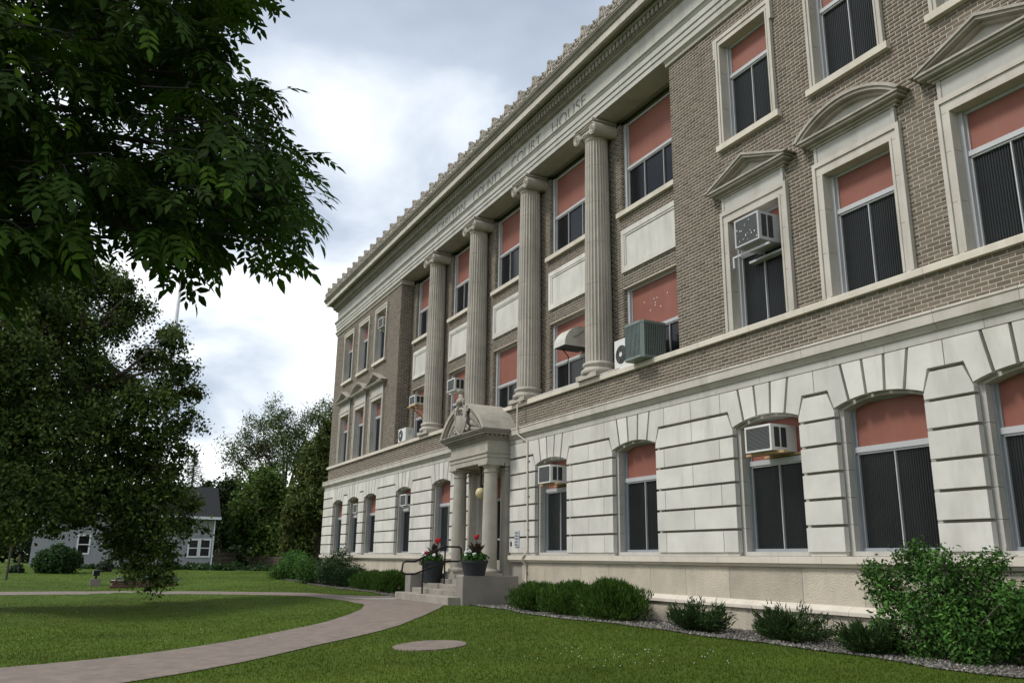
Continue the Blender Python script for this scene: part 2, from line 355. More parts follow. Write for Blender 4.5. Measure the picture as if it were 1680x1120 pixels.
# --- rubble base
def sweep_blocks(name, prof, x0, x1, lens, m, parent, gap=.006, seed=1, skip=None):
    r = random.Random(seed); x = x0; par = None
    backing = None
    while x < x1 - .05:
        l = r.uniform(*lens); nx = min(x1, x + l)
        if x1 - nx < .35: nx = x1
        if not (skip and skip(x, nx)):
            bb = MB(); bb.sweep(prof, x + gap / 2, nx - gap / 2); bb.build(name, m, parent)
        x = nx
PW = 1.98                                     # half width of the porch break
base = box_mesh('base_wall', 'limestone_joint', S(-HW) - .02, S(HW) + .02, .0, .6, ZG, .0, ch)
for sgn in (-1, 1):
    a, c = (S(-HW) - .1, S(-PW)) if sgn < 0 else (S(PW), S(HW) + .1)
    sweep_blocks('plinth_stone', [(-.10, ZG), (.3, ZG), (.3, -.70), (-.10, -.70)], a, c, (1.0, 1.7), 'rough_stone', base, .012, 3 + sgn)
    sweep_blocks('plinth_cap', [(-.16, -.72), (.3, -.72), (.3, -.585), (-.02, -.585), (-.05, -.60), (-.15, -.655), (-.16, -.67)], a - .04 * (sgn < 0), c + .04 * (sgn > 0), (1.1, 1.5), 'limestone_sill', base, .006, 5 + sgn)
    sweep_blocks('base_stone', [(-.03, -.60), (.3, -.60), (.3, -.02), (-.03, -.02)], a + .07 * (sgn < 0), c - .07 * (sgn > 0), (1.05, 1.7), 'rough_stone', base, .008, 7 + sgn)
    a, c = (S(-HW) - .14, S(-1.35)) if sgn < 0 else (S(1.35), S(HW) + .14)
    sweep_blocks('water_table_stone', [(-.07, -.045), (.4, -.045), (.4, .13), (-.14, .125), (-.14, .015), (-.10, .0), (-.09, -.03)], a, c, (.7, 1.9), 'limestone_sill', base, .006, 9 + sgn)
# --- ground floor: rusticated blocks
gf = MB(); ga = .79; inn = .71
SPR, RISE = 2.36, .135
def arc(hw, rise, z0, n=10):
    Rr = hw * hw / (2 * rise) + rise / 2
    return [(hw * (1 - 2 * k / n), z0 + math.sqrt(Rr * Rr - (hw * (1 - 2 * k / n)) ** 2) - (Rr - rise)) for k in range(n + 1)]   # right to left
def arcz(x, hw=ga, rise=RISE, z0=SPR):
    Rr = hw * hw / (2 * rise) + rise / 2; return z0 + math.sqrt(Rr * Rr - x * x) - (Rr - rise)
openings = [S(o) for o in GW]
# backing wall in plain quads between the openings, 3 mm behind the joints
back = MB()
edges = [S(-HW) - .08]
for o in GW + [0]: pass
ops = sorted([(S(o) - .80, S(o) + .80, .13, 2.52) for o in GW] + [(S(-.95), S(.95), ZG, 2.45)])
x = S(-HW) - .06
for a, c, z0, z1 in ops:
    back.box(x, a, -.0, .5, -.04, 3.05); back.box(a, c, 0.0, .5, z1, 3.05); x = c
    if z0 > .1: back.box(a, c, .0, .5, -.04, .10)
back.box(x, S(HW) + .06, .0, .5, -.04, 3.05)
gfw = back.build('ground_floor_wall', 'limestone_joint', ch)
COURSES = [(.19, .590), (.60, .995), (1.005, 1.405), (1.415, 1.825), (1.835, 2.225), (2.235, 2.645)]
FZ = 3.02
FY = -.10
gr = .045
def rblock(poly, name='stone_block', ch_=.0025, y0=FY):
    bb = MB(); bb.prism(poly, y0, .0, 0, ch_); bb.build(name, 'limestone', gfw)
def pier(x0, x1, slantL, slantR, seed):
    r = random.Random(seed); w_ = x1 - x0
    for i, (z0, z1) in enumerate(COURSES):
        z1 = z1 - gr + .01
        if w_ < 1.0: cuts = []
        elif w_ < 1.6: cuts = [.62] if i % 2 else [.38]
        elif w_ < 2.3: cuts = [.5] if i % 2 == 1 else ([.13, .82] if w_ < 2.1 else [.12, .84])
        else: cuts = [.35, .68] if i % 2 else [.2, .5, .84]
        xs_ = [x0] + [x0 + w_ * t for t in cuts] + [x1]
        for k in range(len(xs_) - 1):
            a, c = xs_[k] + (.006 if k else 0), xs_[k + 1] - (.006 if k < len(xs_) - 2 else 0)
            if i == len(COURSES) - 1:
                zt = z1; sl_ = .125
                pl = [(a, z0), (c, z0)]
                if k == len(xs_) - 2 and slantR: pl += [(c, SPR - .05), (c - sl_, zt)]
                else: pl += [(c, zt)]
                if k == 0 and slantL: pl += [(a + sl_, zt), (a, SPR - .05)]
                else: pl += [(a, zt)]
                rblock(pl)
            else: rblock([(a, z0), (c, z0), (c, z1), (a, z1)])
    # skirt under the first course
    bb = MB(); bb.box(x0 + .02, x1 - .02, -.065, .0, .131, .19); bb.build('stone_block', 'limestone', gfw)
def over_arch(cx, xl, xr, jl, jr):
    """voussoirs over one opening, outer ones run out to the joints xl / xr"""
    bt = [-.16, .16]; 
    gb = [(.165, .20), (.495, .605)]
    zt = FZ
    g_ = .025
    # key
    def ar(x0, x1, n=3): return [(cx + x0 + (x1 - x0) * k / n, arcz(x0 + (x1 - x0) * k / n)) for k in range(n + 1)]
    rblock(ar(-.165 + g_, .165 - g_) + [(cx + .20 - g_, zt), (cx - .20 + g_, zt)])
    rblock(ar(.165 + g_, .495 - g_) + [(cx + .605 - g_, zt), (cx + .20 + g_, zt)])
    rblock(ar(-.495 + g_, -.165 - g_) + [(cx - .20 - g_, zt), (cx - .605 + g_, zt)])
    zb = 2.665
    rblock(ar(.495 + g_, ga) + [(cx + ga + .10, zb), (xr, zb), (xr, zt), (cx + .605 + g_, zt)])
    rblock(ar(-ga, -.495 - g_) + [(cx - .605 - g_, zt), (xl, zt), (xl, zb), (cx - ga - .10, zb)])
left_edge, right_edge = S(-HW) - .09, S(HW) + .09
EN = 1.36                                            # entrance half width used by ground-floor stone
segs = []
full = [S(o) for o in GW]
lefts = full[:5]; rights = full[5:]
def do_side(cs, e0, e1, seed):
    pts = [e0] + cs + [e1]
    for i in range(len(pts) - 1):
        a = pts[i] + (ga if i else 0); c = pts[i + 1] - (ga if i < len(pts) - 2 else 0)
        pier(a, c, i > 0, i < len(pts) - 2, seed + i)
    for i, c in enumerate(cs):
        pl = cs[i - 1] if i else None; pr = cs[i + 1] if i < len(cs) - 1 else None
        xl = e0 if pl is None else ((c + pl) / 2 + .006 if c - pl < 2.8 else c - 1.085)
        xr = e1 if pr is None else ((c + pr) / 2 - .006 if pr - c < 2.8 else c + 1.085)
        over_arch(c, xl, xr, 0, 0)
        if pr is not None and pr - c > 2.8:
            a_, c_ = c + 1.097, pr - 1.097
            nn = 1 if c_ - a_ < 1.5 else 2
            for k in range(nn):
                u0 = a_ + (c_ - a_) * k / nn; u1 = a_ + (c_ - a_) * (k + 1) / nn - (.012 if k < nn - 1 else 0)
                rblock([(u0, 2.665), (u1, 2.665), (u1, FZ), (u0, FZ)])
do_side(lefts, left_edge, S(-EN), 1); do_side(rights, S(EN), right_edge, 11)
# --- jamb stones and inner arch of each window (shared meshes)
jm = []
zc = [.13, .59, .995, 1.405, 1.825, SPR - .03]
def jamb_meshes():
    o = []
    for sgn in (-1, 1):
        for i in range(5):
            bb = MB(); x0, x1 = (inn, ga + .06) if sgn > 0 else (-ga - .06, -inn)
            bb.box(x0, x1, .02, .40, zc[i] + .003, zc[i + 1] - .003); o.append(bb.mesh('jamb_stone', 'limestone_grey'))
    A = arc(inn, RISE - .01, SPR - .03, 12); 
    for k in range(0, 12, 3):
        seg = A[k:k + 4]; bb = MB()
        poly = list(reversed(seg)); poly = poly + [(seg[0][0] + (.14 if k == 0 else 0), 2.6), (seg[-1][0] - (.14 if k == 9 else 0), 2.6)]
        if k == 0: poly = poly[:-2] + [(ga + .06, SPR - .03), (ga + .06, 2.6), (seg[-1][0], 2.6)]
        if k == 9: poly = [(-ga - .06, SPR - .03)] + poly[:-2] + [(seg[0][0], 2.6), (-ga - .06, 2.6)]
        bb.prism(poly, .02, .40); o.append(bb.mesh('arch_stone', 'limestone_grey'))
    return o
JM = jamb_meshes()
bb = MB(); bb.box(-inn, inn, .01, .45, .131, .20); SILLG = bb.mesh('window_sill', 'limestone_grey')
# --- windows
pane_cache = {}
def ribbed(w_, h, ribs=True):
    key = (round(w_, 3), round(h, 3), ribs)
    if key not in pane_cache:
        bb = MB()
        if ribs:
            n = int(w_ / .038); p = w_ / n; vs = []
            for k in range(n):
                for (dx, dy) in ((0, .006), (p * .3, -.006), (p * .72, -.006)):
                    vs.append((-w_ / 2 + k * p + dx, dy))
            vs.append((w_ / 2, .006))
            V = [(x, y, 0) for x, y in vs] + [(x, y, h) for x, y in vs]; m_ = len(vs)
            bb.add(V, [(i, i + 1, m_ + i + 1, m_ + i) for i in range(m_ - 1)])
            bb.box(-w_ / 2, w_ / 2, .01, .02, 0, h)
            me = bb.mesh('pane', 'dark_pane')
        else:
            bb.box(-w_ / 2, w_ / 2, -.004, .02, 0, h); me = bb.mesh('pane', 'dark_pane_plain')
        pane_cache[key] = me
    return pane_cache[key]
frame_cache = {}
def window(cx, y, hw, z0, zt, z1, muls, ribs=True, archtop=False, fw=.055, tb=.08, label=None):
    key = (hw, z0, zt, z1, tuple(muls), archtop, fw, tb)
    if key not in frame_cache:
        fr = MB()
        fr.box(-hw, -hw + fw, -.08, .06, z0, z1); fr.box(hw - fw, hw, -.08, .06, z0, z1)
        fr.box(-hw + fw, hw - fw, -.05, .06, z0, z0 + .05)
        fr.box(-hw + fw, hw - fw, -.04, .06, z1 - .05, z1)
        fr.box(-hw + fw, -hw + fw + .03, -.025, .06, z0 + .05, z1 - .05); fr.box(hw - fw - .03, hw - fw, -.025, .06, z0 + .05, z1 - .05)
        t = MB(); t.box(-hw + fw, hw - fw, -.055, .06, zt, zt + tb); t.box(-hw + fw + .03, hw - fw - .03, -.035, .06, zt - .03, zt)
        m = MB(); m.box(-.009, .009, -.03, .05, z0 + .05, zt - .03)
        u = MB(); u.box(-hw + fw + .03, hw - fw - .03, .0, .04, zt + tb, z1 - .05)
        frame_cache[key] = (fr.mesh('window', 'aluminium' if not archtop else 'grey_frame'), t.mesh('transom', 'aluminium'), m.mesh('mullion', 'aluminium'), u.mesh('upper_panel', 'red_panel'))
    f, t, m, u = frame_cache[key]
    wo = link('window', f, ch, (cx, y, 0))
    link('transom', t, wo); link('upper_panel', u, wo)
    lim = [-hw + fw + .03] + [q for q in muls] + [hw - fw - .03]
    for q in muls: link('mullion', m, wo, (q, 0, 0))
    for k in range(len(lim) - 1):
        a, c = lim[k] + (.009 if k else 0), lim[k + 1] - (.009 if k < len(lim) - 2 else 0)
        link('pane', ribbed(c - a, zt - .03 - z0 - .05, ribs), wo, ((a + c) / 2, .01, z0 + .05))
    if label: wo['label'] = label
    return wo
for o in GW:
    for me in JM: link(me.name.split('.')[0], me, gfw, (S(o), 0, 0))
    link('window_sill', SILLG, gfw, (S(o), 0, 0))
    window(S(o), .22, inn, .20, 1.67, 2.47, [0], True, True, .03, .085)
# --- belt course
belt = box_mesh('belt_course', 'limestone_joint', S(-HW) - .02, S(HW) + .02, .0, .5, 3.05, 3.5, ch)
for sgn in (-1, 1):
    a, c = (S(-HW), S(-1.3)) if sgn < 0 else (S(1.3), S(HW))
    ea = (lambda p: (a - (p if sgn < 0 else 0), c + (p if sgn > 0 else 0)))
    x0, x1 = ea(.10); sweep_blocks('frieze_stone', [(-.08, 3.04), (.2, 3.04), (.2, 3.165), (-.08, 3.165)], x0, x1, (.9, 1.6), 'limestone_grey', belt, .006, 21 + sgn)
    x0, x1 = ea(.2); sweep_blocks('belt_stone', [(-.10, 3.165), (.2, 3.165), (.2, 3.49), (-.06, 3.485), (-.19, 3.445), (-.20, 3.43), (-.20, 3.41), (-.185, 3.40), (-.185, 3.26), (-.17, 3.25), (-.15, 3.25), (-.15, 3.235), (-.12, 3.20)], x0, x1, (1.12, 1.25), 'limestone_trim', belt, .006, 23 + sgn)
# --- sill course / column ledge
sill = box_mesh('sill_course', 'limestone_joint', S(-HW) + .02, S(HW) - .02, .02, .8, 4.04, 4.135, ch)
sweep_blocks('sill_stone', [(-.075, 4.035), (.9, 4.035), (.9, 4.145), (-.07, 4.142), (-.075, 4.13)], S(-HW) - .075, S(HW) + .075, (1.3, 2.3), 'limestone_sill', sill, .005, 31)
# --- brick fields
WX = 8.63                                       # inner corner of the wings
REC = .52
brick_list = []                                  # (origin, u, n, u0, len, z) for all bricks
PITCH, BL = .0677, .203; DP = .003
def brickfield(org, u, nrm, u0, u1, z0, z1, holes, seed, ext=0):
    """running bond on a plane: org + u*t; holes are (t0,t1,z0,z1)"""
    r = random.Random(seed); rows = int(round((z1 - z0) / PITCH)); ph = (z1 - z0) / rows
    for j in range(rows):
        za = z0 + j * ph + .00675; zb = z0 + (j + 1) * ph - .00675
        t = u0 - (BL / 2 if j % 2 else 0) + (seed % 7) * 0
        cuts = sorted([(h[0], h[1]) for h in holes if h[2] < zb - .01 and h[3] > za + .01])
        while t < u1:
            a, c = max(t, u0), min(t + BL - .013, u1)
            spans = [(a, c)]
            for h in cuts:
                ns = []
                for s_ in spans:
                    if h[1] <= s_[0] or h[0] >= s_[1]: ns.append(s_)
                    else:
                        if h[0] > s_[0]: ns.append((s_[0], h[0]))
                        if h[1] < s_[1]: ns.append((h[1], s_[1]))
                spans = ns
            for s_ in spans:
                if s_[1] - s_[0] > .02: brick_list.append((org, u, nrm, s_[0], s_[1], za, zb))
            t += BL
mort = MB()
def mortar(org, u, nrm, u0, u1, z0, z1, holes):
    xs_ = sorted({u0, u1} | {min(max(h[k], u0), u1) for h in holes for k in (0, 1)}); zs_ = sorted({z0, z1} | {min(max(h[k], z0), z1) for h in holes for k in (2, 3)})
    for i in range(len(xs_) - 1):
        for j in range(len(zs_) - 1):
            mx_, mz_ = (xs_[i] + xs_[i + 1]) / 2, (zs_[j] + zs_[j + 1]) / 2
            if any(h[0] < mx_ < h[1] and h[2] < mz_ < h[3] for h in holes): continue
            P = lambda t, z: tuple(Vector(org) + Vector(u) * t + Vector((0, 0, z)) - Vector(nrm) * 0)
            mort.add([P(xs_[i], zs_[j]), P(xs_[i + 1], zs_[j]), P(xs_[i + 1], zs_[j + 1]), P(xs_[i], zs_[j + 1])], [(0, 1, 2, 3)])
def wall(org, u, nrm, u0, u1, z0, z1, holes, seed):
    mortar(org, u, nrm, u0, u1, z0, z1, holes); brickfield(org, u, nrm, u0, u1, z0, z1, holes, seed)
FX, FN = (1, 0, 0), (0, -1, 0)
# storey bands below the sill
wall((0, DP, 0), FX, FN, S(-HW), S(HW), 3.49, 4.035, [], 1)
WT = [10.95, 13.27, 15.60]
for sgn in (-1, 1):
    holes = []
    for w_ in WT:
        holes.append((S(sgn * w_) - .80, S(sgn * w_) + .80, 4.14, 6.86)); holes.append((S(sgn * w_) - .72, S(sgn * w_) + .72, 7.85, 10.25))
    a, c = (S(-HW), S(-WX)) if sgn < 0 else (S(WX), S(HW))
    wall((0, DP, 0), FX, FN, a, c, 4.145, 10.62, holes, 2 + sgn)
BAYS = [-7.10, -3.55, 0, 3.55, 7.10]; BH = 1.13
holes = []
for o in BAYS:
    holes += [(S(o) - BH, S(o) + BH, 8.22, 10.62), (S(o) - BH, S(o) + BH, 4.14, 6.27), (S(o) - 1.10, S(o) + 1.10, 6.66, 7.72)]
wall((0, REC, 0), FX, FN, S(-WX), S(WX), 4.145, 10.62, holes, 5)
wall((S(-WX) - DP, 0, 0), (0, 1, 0), (1, 0, 0), .012, REC, 4.145, 10.62, [], 6)       # left wing return
wall((S(WX) + DP, 0, 0), (0, -1, 0), (-1, 0, 0), -REC, -.012, 4.145, 10.62, [], 7)
for o in BAYS:                                                                      # brick reveals of the bay windows
    for z0, z1 in ((8.22, 10.62), (4.145, 6.27)):
        wall((S(o) - BH, 0, 0), (0, 1, 0), (1, 0, 0), REC, REC + .20, z0, z1, [], 8)
        wall((S(o) + BH, 0, 0), (0, -1, 0), (-1, 0, 0), -REC - .20, -REC, z0, z1, [], 8)
    mort.box(S(o) - BH, S(o) + BH, REC + .006, REC + .3, 6.27, 6.33); 
wall((S(-HW) + .0, 0, 0), (0, -1, 0), (-1, 0, 0), -2.5, -.012, 3.5, 10.62, [], 9)
bw = mort.build('brick_wall', 'mortar', ch)
pal = [(.152, .123, .092), (.136, .110, .083), (.168, .137, .104), (.145, .119, .093), (.162, .125, .097), (.112, .090, .069), (.18, .148, .113)]
wts = [5, 4, 3, 4, 2, 1.4, 1]
def brick_far(bl):
    org, u, nn, a, c, za, zb = bl; p = (org[0] + u[0] * (a + c) / 2, org[1] + u[1] * (a + c) / 2, (za + zb) / 2); return p
near = []
for i, bl in enumerate(brick_list):
    if bl[2] != (0, -1, 0) or bl[4] - bl[3] < BL - .015: continue
    p = brick_far(bl); q = proj(p)
    if 5 < q[0] < 1675 and 5 < q[1] < 1115: near.append((np.linalg.norm(np.array(p) - CAM), i))
near.sort(); near_ids = {i for _, i in near[:300]}
bb = MB(); l_ = BL - .013; h_ = PITCH - .0135; bb.prism([(-l_ / 2, -h_ / 2), (l_ / 2, -h_ / 2), (l_ / 2, h_ / 2), (-l_ / 2, h_ / 2)], -DP, 0, 0, .001)
BR = bb.mesh('brick', 'brick_near')
V = []; col = []
rb = random.Random(11)
for i, (org, u, nn, a, c, za, zb) in enumerate(brick_list):
    if i in near_ids:
        link('brick', BR, bw, (org[0] + u[0] * (a + c) / 2, org[1] - rb.uniform(-.001, .001), (za + zb) / 2)); continue
    O = Vector(org); U = Vector(u); Nn = Vector(nn) * (DP + rb.uniform(-.001, .001)); Z = Vector((0, 0, 1))
    A0 = O + U * a + Z * za; B0 = O + U * c + Z * za; C0 = O + U * c + Z * zb; D0 = O + U * a + Z * zb
    V += [A0, B0, C0, D0, A0 + Nn, B0 + Nn, C0 + Nn, D0 + Nn]
    k = rb.choices(pal, wts)[0]; f = rb.uniform(.85, 1.15); col += [(k[0] * f, k[1] * f, k[2] * f)] * 8
V = np.array([tuple(v) for v in V]); nb = len(V) // 8
fq = np.array([[4, 5, 6, 7], [0, 1, 5, 4], [1, 2, 6, 5], [2, 3, 7, 6], [3, 0, 4, 7]])
Fq = (np.arange(nb)[:, None, None] * 8 + fq[None]).reshape(-1, 4)
kind(np_mesh('brickwork', V, Fq, 4, 'brickwork', np.array(col), bw), 'stuff')
# --- wing windows with stone surrounds
def ring(bb, hwo, hwi, z0, z1, zi, y0, y1, mi=0):       # casing: two jambs and a head
    cuts = [z0] + ([z0 + (zi - z0) * .36, z0 + (zi - z0) * .72] if zi - z0 > 1.5 else []) + [zi, z1]
    for k in range(len(cuts) - 1):
        a_, c_ = cuts[k] + (.003 if k else 0), cuts[k + 1] - (.003 if k < len(cuts) - 2 else 0)
        bb.box(-hwo, -hwi, y0, y1, a_, c_, mi); bb.box(hwi, hwo, y0, y1, a_, c_, mi)
    bb.box(-hwi, hwi, y0, y1, zi, z1, mi)
def surround2(kind_):
    s_ = MB(); ring(s_, .83, .655, 4.145, 6.50, 6.28, -.05, .34)
    s_.box(-.855, -.79, -.075, .0, 4.146, 6.52); s_.box(.79, .855, -.075, .0, 4.146, 6.52); s_.box(-.79, .79, -.075, .0, 6.44, 6.52)
    s_.box(-.70, -.658, -.062, -.045, 4.16, 6.33); s_.box(.658, .70, -.062, -.045, 4.16, 6.33); s_.box(-.658, .658, -.062, -.045, 6.283, 6.33)
    fr = MB(); fr.box(-.80, .80, -.045, .1, 6.52, 6.86); fr.box(-.80, -.74, -.06, .0, 6.52, 6.86); fr.box(.74, .80, -.06, .0, 6.52, 6.86)
    p = MB()
    for z0, z1, pr, hw in ((6.80, 6.84, .07, .85), (6.84, 6.885, .11, .90), (6.885, 6.93, .20, .985), (6.93, 6.965, .235, 1.02)):
        p.box(-hw, hw, -pr, .05, z0, z1)
    ty = MB()
    if kind_ == 'tri':
        A_ = [(-1.07, 6.965), (0, 7.36), (1.07, 6.965)]
        def band(off0, off1, pr):
            P0 = [(-1.10 + off0 * 2.2, 6.966), (0, 7.40 - off0 * 1.05), (1.10 - off0 * 2.2, 6.966)]; P1 = [(-1.10 + off1 * 2.2, 6.966), (0, 7.40 - off1 * 1.05), (1.10 - off1 * 2.2, 6.966)]
            p.prism([P0[0], P1[0], P1[1], P0[1]], -pr, .05); p.prism([P1[2], P0[2], P0[1], P1[1]], -pr, .05)
        band(.0, .045, .255); band(.045, .09, .225); band(.09, .14, .12)
        ty.prism([(-.80, 6.966), (.80, 6.966), (0, 7.27)], -.04, .05)
    else:
        def arcpts(hw, rise): return arc(hw, rise, 6.966, 16)
        def band(h0, r0, h1, r1, pr):
            O, I = arcpts(h0, r0), arcpts(h1, r1)
            for k in range(16): p.prism([I[k], O[k], O[k + 1], I[k + 1]][::-1][::-1], -pr, .05)
        band(1.08, .42, 1.0, .37, .255); band(1.0, .37, .92, .32, .225); band(.92, .32, .82, .265, .12)
        ty.prism([(-.82, 6.966), (.82, 6.966)] + arcpts(.82, .265)[1:-1], -.04, .05)
    return s_.mesh('window_surround', 'limestone_trim'), fr.mesh('frieze', 'limestone_grey'), p.mesh('pediment', 'carved_stone'), ty.mesh('tympanum', 'limestone_grey')
SUR = {k: surround2(k) for k in ('tri', 'arc')}
s3 = MB(); ring(s3, .755, .635, 7.93, 10.27, 10.10, -.05, .30)
for sg in (-1, 1): s3.box(min(sg * .755, sg * .80), max(sg * .755, sg * .80), -.075, .02, 9.85, 10.30); s3.box(min(sg * .70, sg * .757), max(sg * .70, sg * .757), -.07, .02, 7.932, 10.298)
s3.box(-.70, .70, -.07, .02, 10.22, 10.30); s3.box(-.67, -.638, -.06, -.045, 7.932, 10.14); s3.box(.638, .67, -.06, -.045, 7.932, 10.14); s3.box(-.638, .638, -.06, -.045, 10.103, 10.14)
S3 = s3.mesh('window_surround', 'limestone_trim')
sl3 = MB(); sl3.box(-.83, .83, -.10, .34, 7.81, 7.93); SL3 = sl3.mesh('window_sill', 'limestone_sill')
for sgn in (-1, 1):
    for i, w_ in enumerate(WT):
        x = S(sgn * w_); a, fr, p, ty = SUR['arc' if i == 1 else 'tri']
        so_ = link('window_surround', a, ch, (x, 0, 0)); link('frieze', fr, so_); pp = link('pediment', p, so_); link('tympanum', ty, so_)
        s_o = link('window_surround', S3, ch, (x, 0, 0)); link('window_sill', SL3, s_o)
        window(x, .19, .655, 4.145, 5.58, 6.28, [0], True, False, .07, .075)
        window(x, .19, .635, 7.93, 9.38, 10.10, [0], True, False, .06, .07)
# --- bay windows, sills, spandrel panels
sb = MB(); sb.box(-1.25, 1.25, REC - .10, REC + .25, 8.10, 8.22); SB = sb.mesh('window_sill', 'limestone_sill')
sp = MB(); sp.box(-1.10, 1.10, REC - .02, REC + .05, 6.66, 7.72)
sp2 = MB(); ring(sp2, 1.12, 1.00, 6.66, 7.74, 7.62, REC - .055, REC + .0); sp2.box(-1.0, 1.0, REC - .055, REC, 6.66, 6.80)
sp2.box(-1.0, -.95, REC - .04, REC - .02, 6.80, 7.62); sp2.box(.95, 1.0, REC - .04, REC - .02, 6.80, 7.62); sp2.box(-.95, .95, REC - .04, REC - .02, 7.57, 7.62)
SPm, SPf = sp.mesh('spandrel_panel', 'limestone'), sp2.mesh('panel_frame', 'limestone')
for o in BAYS:
    link('window_sill', SB, ch, (S(o), 0, 0)); q = link('spandrel_panel', SPm, ch, (S(o), 0, 0)); link('panel_frame', SPf, q)
    window(S(o), REC + .18, BH, 4.145, 5.10, 6.27, [-.37, .37], False, False, .10, .07)
    window(S(o), REC + .18, BH, 8.22, 9.36, 10.62, [-.37, .37], False, False, .10, .07)
# --- giant columns
COLX = [-5.33, -1.78, 1.78, 5.33]; CY = .22
def column_meshes():
    o = []
    b_ = MB(); b_.box(-.45, .45, -.38 + 0, .42, 4.146, 4.26)
    b_.lathe([(.42, 4.26), (.435, 4.29), (.44, 4.33), (.42, 4.37), (.375, 4.385), (.36, 4.42), (.375, 4.45), (.395, 4.47), (.40, 4.50), (.385, 4.53), (.345, 4.545), (.33, 4.56)], 0, 0, 32)
    o.append(('column_base', b_.mesh('column_base', 'column_stone', False)))
    zj = [4.56, 5.45, 6.50, 7.57, 8.62, 9.60, 10.32]
    for i in range(6):
        z0, z1 = zj[i] + .003, zj[i + 1] - .003; prof = []
        for k in range(3):
            z = z0 + (z1 - z0) * k / 2; t = (z - 4.56) / 5.76; prof.append((.33 - .045 * t ** 1.6, z))
        b_ = MB(); b_.lathe(prof, 0, 0, 96, 0, 24, .026); o.append(('column_drum', b_.mesh('column_drum', 'column_stone', False)))
    b_ = MB()
    b_.lathe([(.27, 10.30), (.30, 10.34), (.30, 10.36), (.285, 10.37), (.33, 10.41), (.37, 10.46), (.37, 10.49)], 0, 0, 32)
    b_.box(-.36, .36, -.30, .30, 10.49, 10.60); b_.box(-.40, .40, -.36, .34, 10.66, 10.70); b_.box(-.43, .43, -.39, .34, 10.70, 10.765); b_.box(-.38, .38, -.33, .32, 10.60, 10.66)
    # volutes: spirals on the front, scroll rolls going back
    for sg in (-1, 1):
        c_ = (sg * .37, 10.50)
        n = 20; R0 = .155
        ringp = [(c_[0] + R0 * math.cos(6.283 * k / n), c_[1] + R0 * math.sin(6.283 * k / n)) for k in range(n)]
        b_.prism(ringp, -.36, .30)
        sp_ = []
        for k in range(44):
            a_ = math.pi / 2 - sg * (.25 * k); rr = .148 - .0030 * k
            sp_.append((c_[0] + rr * math.cos(a_), -.368, c_[1] + rr * math.sin(a_)))
        b_.tube(sp_, .0115, 6); b_.sphere((c_[0], -.368, c_[1]), .03, 8, 5)
        b_.tube([(c_[0], -.37, c_[1] + .148), (0, -.37, 10.632)], .0115, 6)
    for k in range(5): b_.sphere((-.2 + .1 * k, -.33, 10.47), .042, 8, 6, 0, (1, .7, 1.4))
    o.append(('capital', b_.mesh('capital', 'column_stone', False)))
    return o
CM = column_meshes()
for x in COLX:
    co = link('column', CM[0][1], ch, (S(x), CY, 0))
    for nm, me in CM[1:]: link(nm, me, co)
# --- entablature
ent = box_mesh('entablature', 'limestone_joint', S(-HW) + .03, S(HW) - .03, .03, .7, 10.80, 12.3, ch)
E0, E1 = S(-HW), S(HW)
def ent_blocks(name, prof, p, lens, m, seed, gap=.005, x0=None, x1=None):
    sweep_blocks(name, prof, (E0 - p) if x0 is None else x0, (E1 + p) if x1 is None else x1, lens, m, ent, gap, seed)
# neck mould of the wing piers
for a, c in ((S(-HW) - .07, S(-WX) + .07), (S(WX) - .07, S(HW) + .07)):
    bb = MB(); pr = [(-.015, 10.60), (.5, 10.60), (.5, 10.785), (-.10, 10.785), (-.115, 10.77), (-.115, 10.73), (-.09, 10.71), (-.05, 10.67), (-.045, 10.63), (-.04, 10.61)]
    bb.sweep(pr, a, c); bb.build('pier_capital', 'limestone_trim', ent)
ent_blocks('architrave_stone', [(-.06, 10.785), (REC + .03, 10.785), (REC + .03, 11.2), (-.11, 11.2), (-.11, 11.055), (-.085, 11.05), (-.085, 10.925), (-.06, 10.92)], .06, (3.3, 3.8), 'limestone_grey', 41, x0=E0 - .06, x1=E1 + .06)
ent_blocks('cap_mould', [(-.12, 11.2), (.2, 11.2), (.2, 11.30), (-.18, 11.30), (-.18, 11.275), (-.15, 11.255)], .15, (3.3, 3.8), 'limestone_grey', 41)
ent_blocks('frieze_stone', [(-.045, 11.3), (.2, 11.3), (.2, 11.86), (-.045, 11.86)], .045, (1.2, 1.5), 'limestone_grey', 43)
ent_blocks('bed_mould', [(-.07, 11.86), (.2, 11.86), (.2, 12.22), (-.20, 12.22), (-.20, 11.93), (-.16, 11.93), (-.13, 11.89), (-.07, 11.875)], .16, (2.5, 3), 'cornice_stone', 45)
bb = MB(); n = int((E1 - E0 + .4) / .155)
for k in range(n):
    x = E0 - .2 + (E1 - E0 + .4) * (k + .5) / n; bb.box(x - .048, x + .048, -.275, -.19, 11.955, 12.10)
bb.sweep([(-.29, 12.10), (.0, 12.10), (.0, 12.14), (-.32, 12.14)], E0 - .29, E1 + .29)
kind(bb.build('dentils', 'cornice_stone', ent), 'stuff')
co = box_mesh('cornice', 'cornice_stone', E0 - .3, E1 + .3, -.30, .6, 12.13, 12.2, ch)
def CB(name, prof, p, lens, m, seed, gap=.006): sweep_blocks(name, prof, E0 - p, E1 + p, lens, m, co, gap, seed)
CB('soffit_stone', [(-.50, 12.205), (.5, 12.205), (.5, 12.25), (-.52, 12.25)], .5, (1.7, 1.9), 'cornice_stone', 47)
CB('corona_stone', [(-.54, 12.17), (-.50, 12.20), (.3, 12.255), (.3, 12.36), (-.54, 12.36)], .54, (1.25, 1.45), 'limestone_trim', 48)
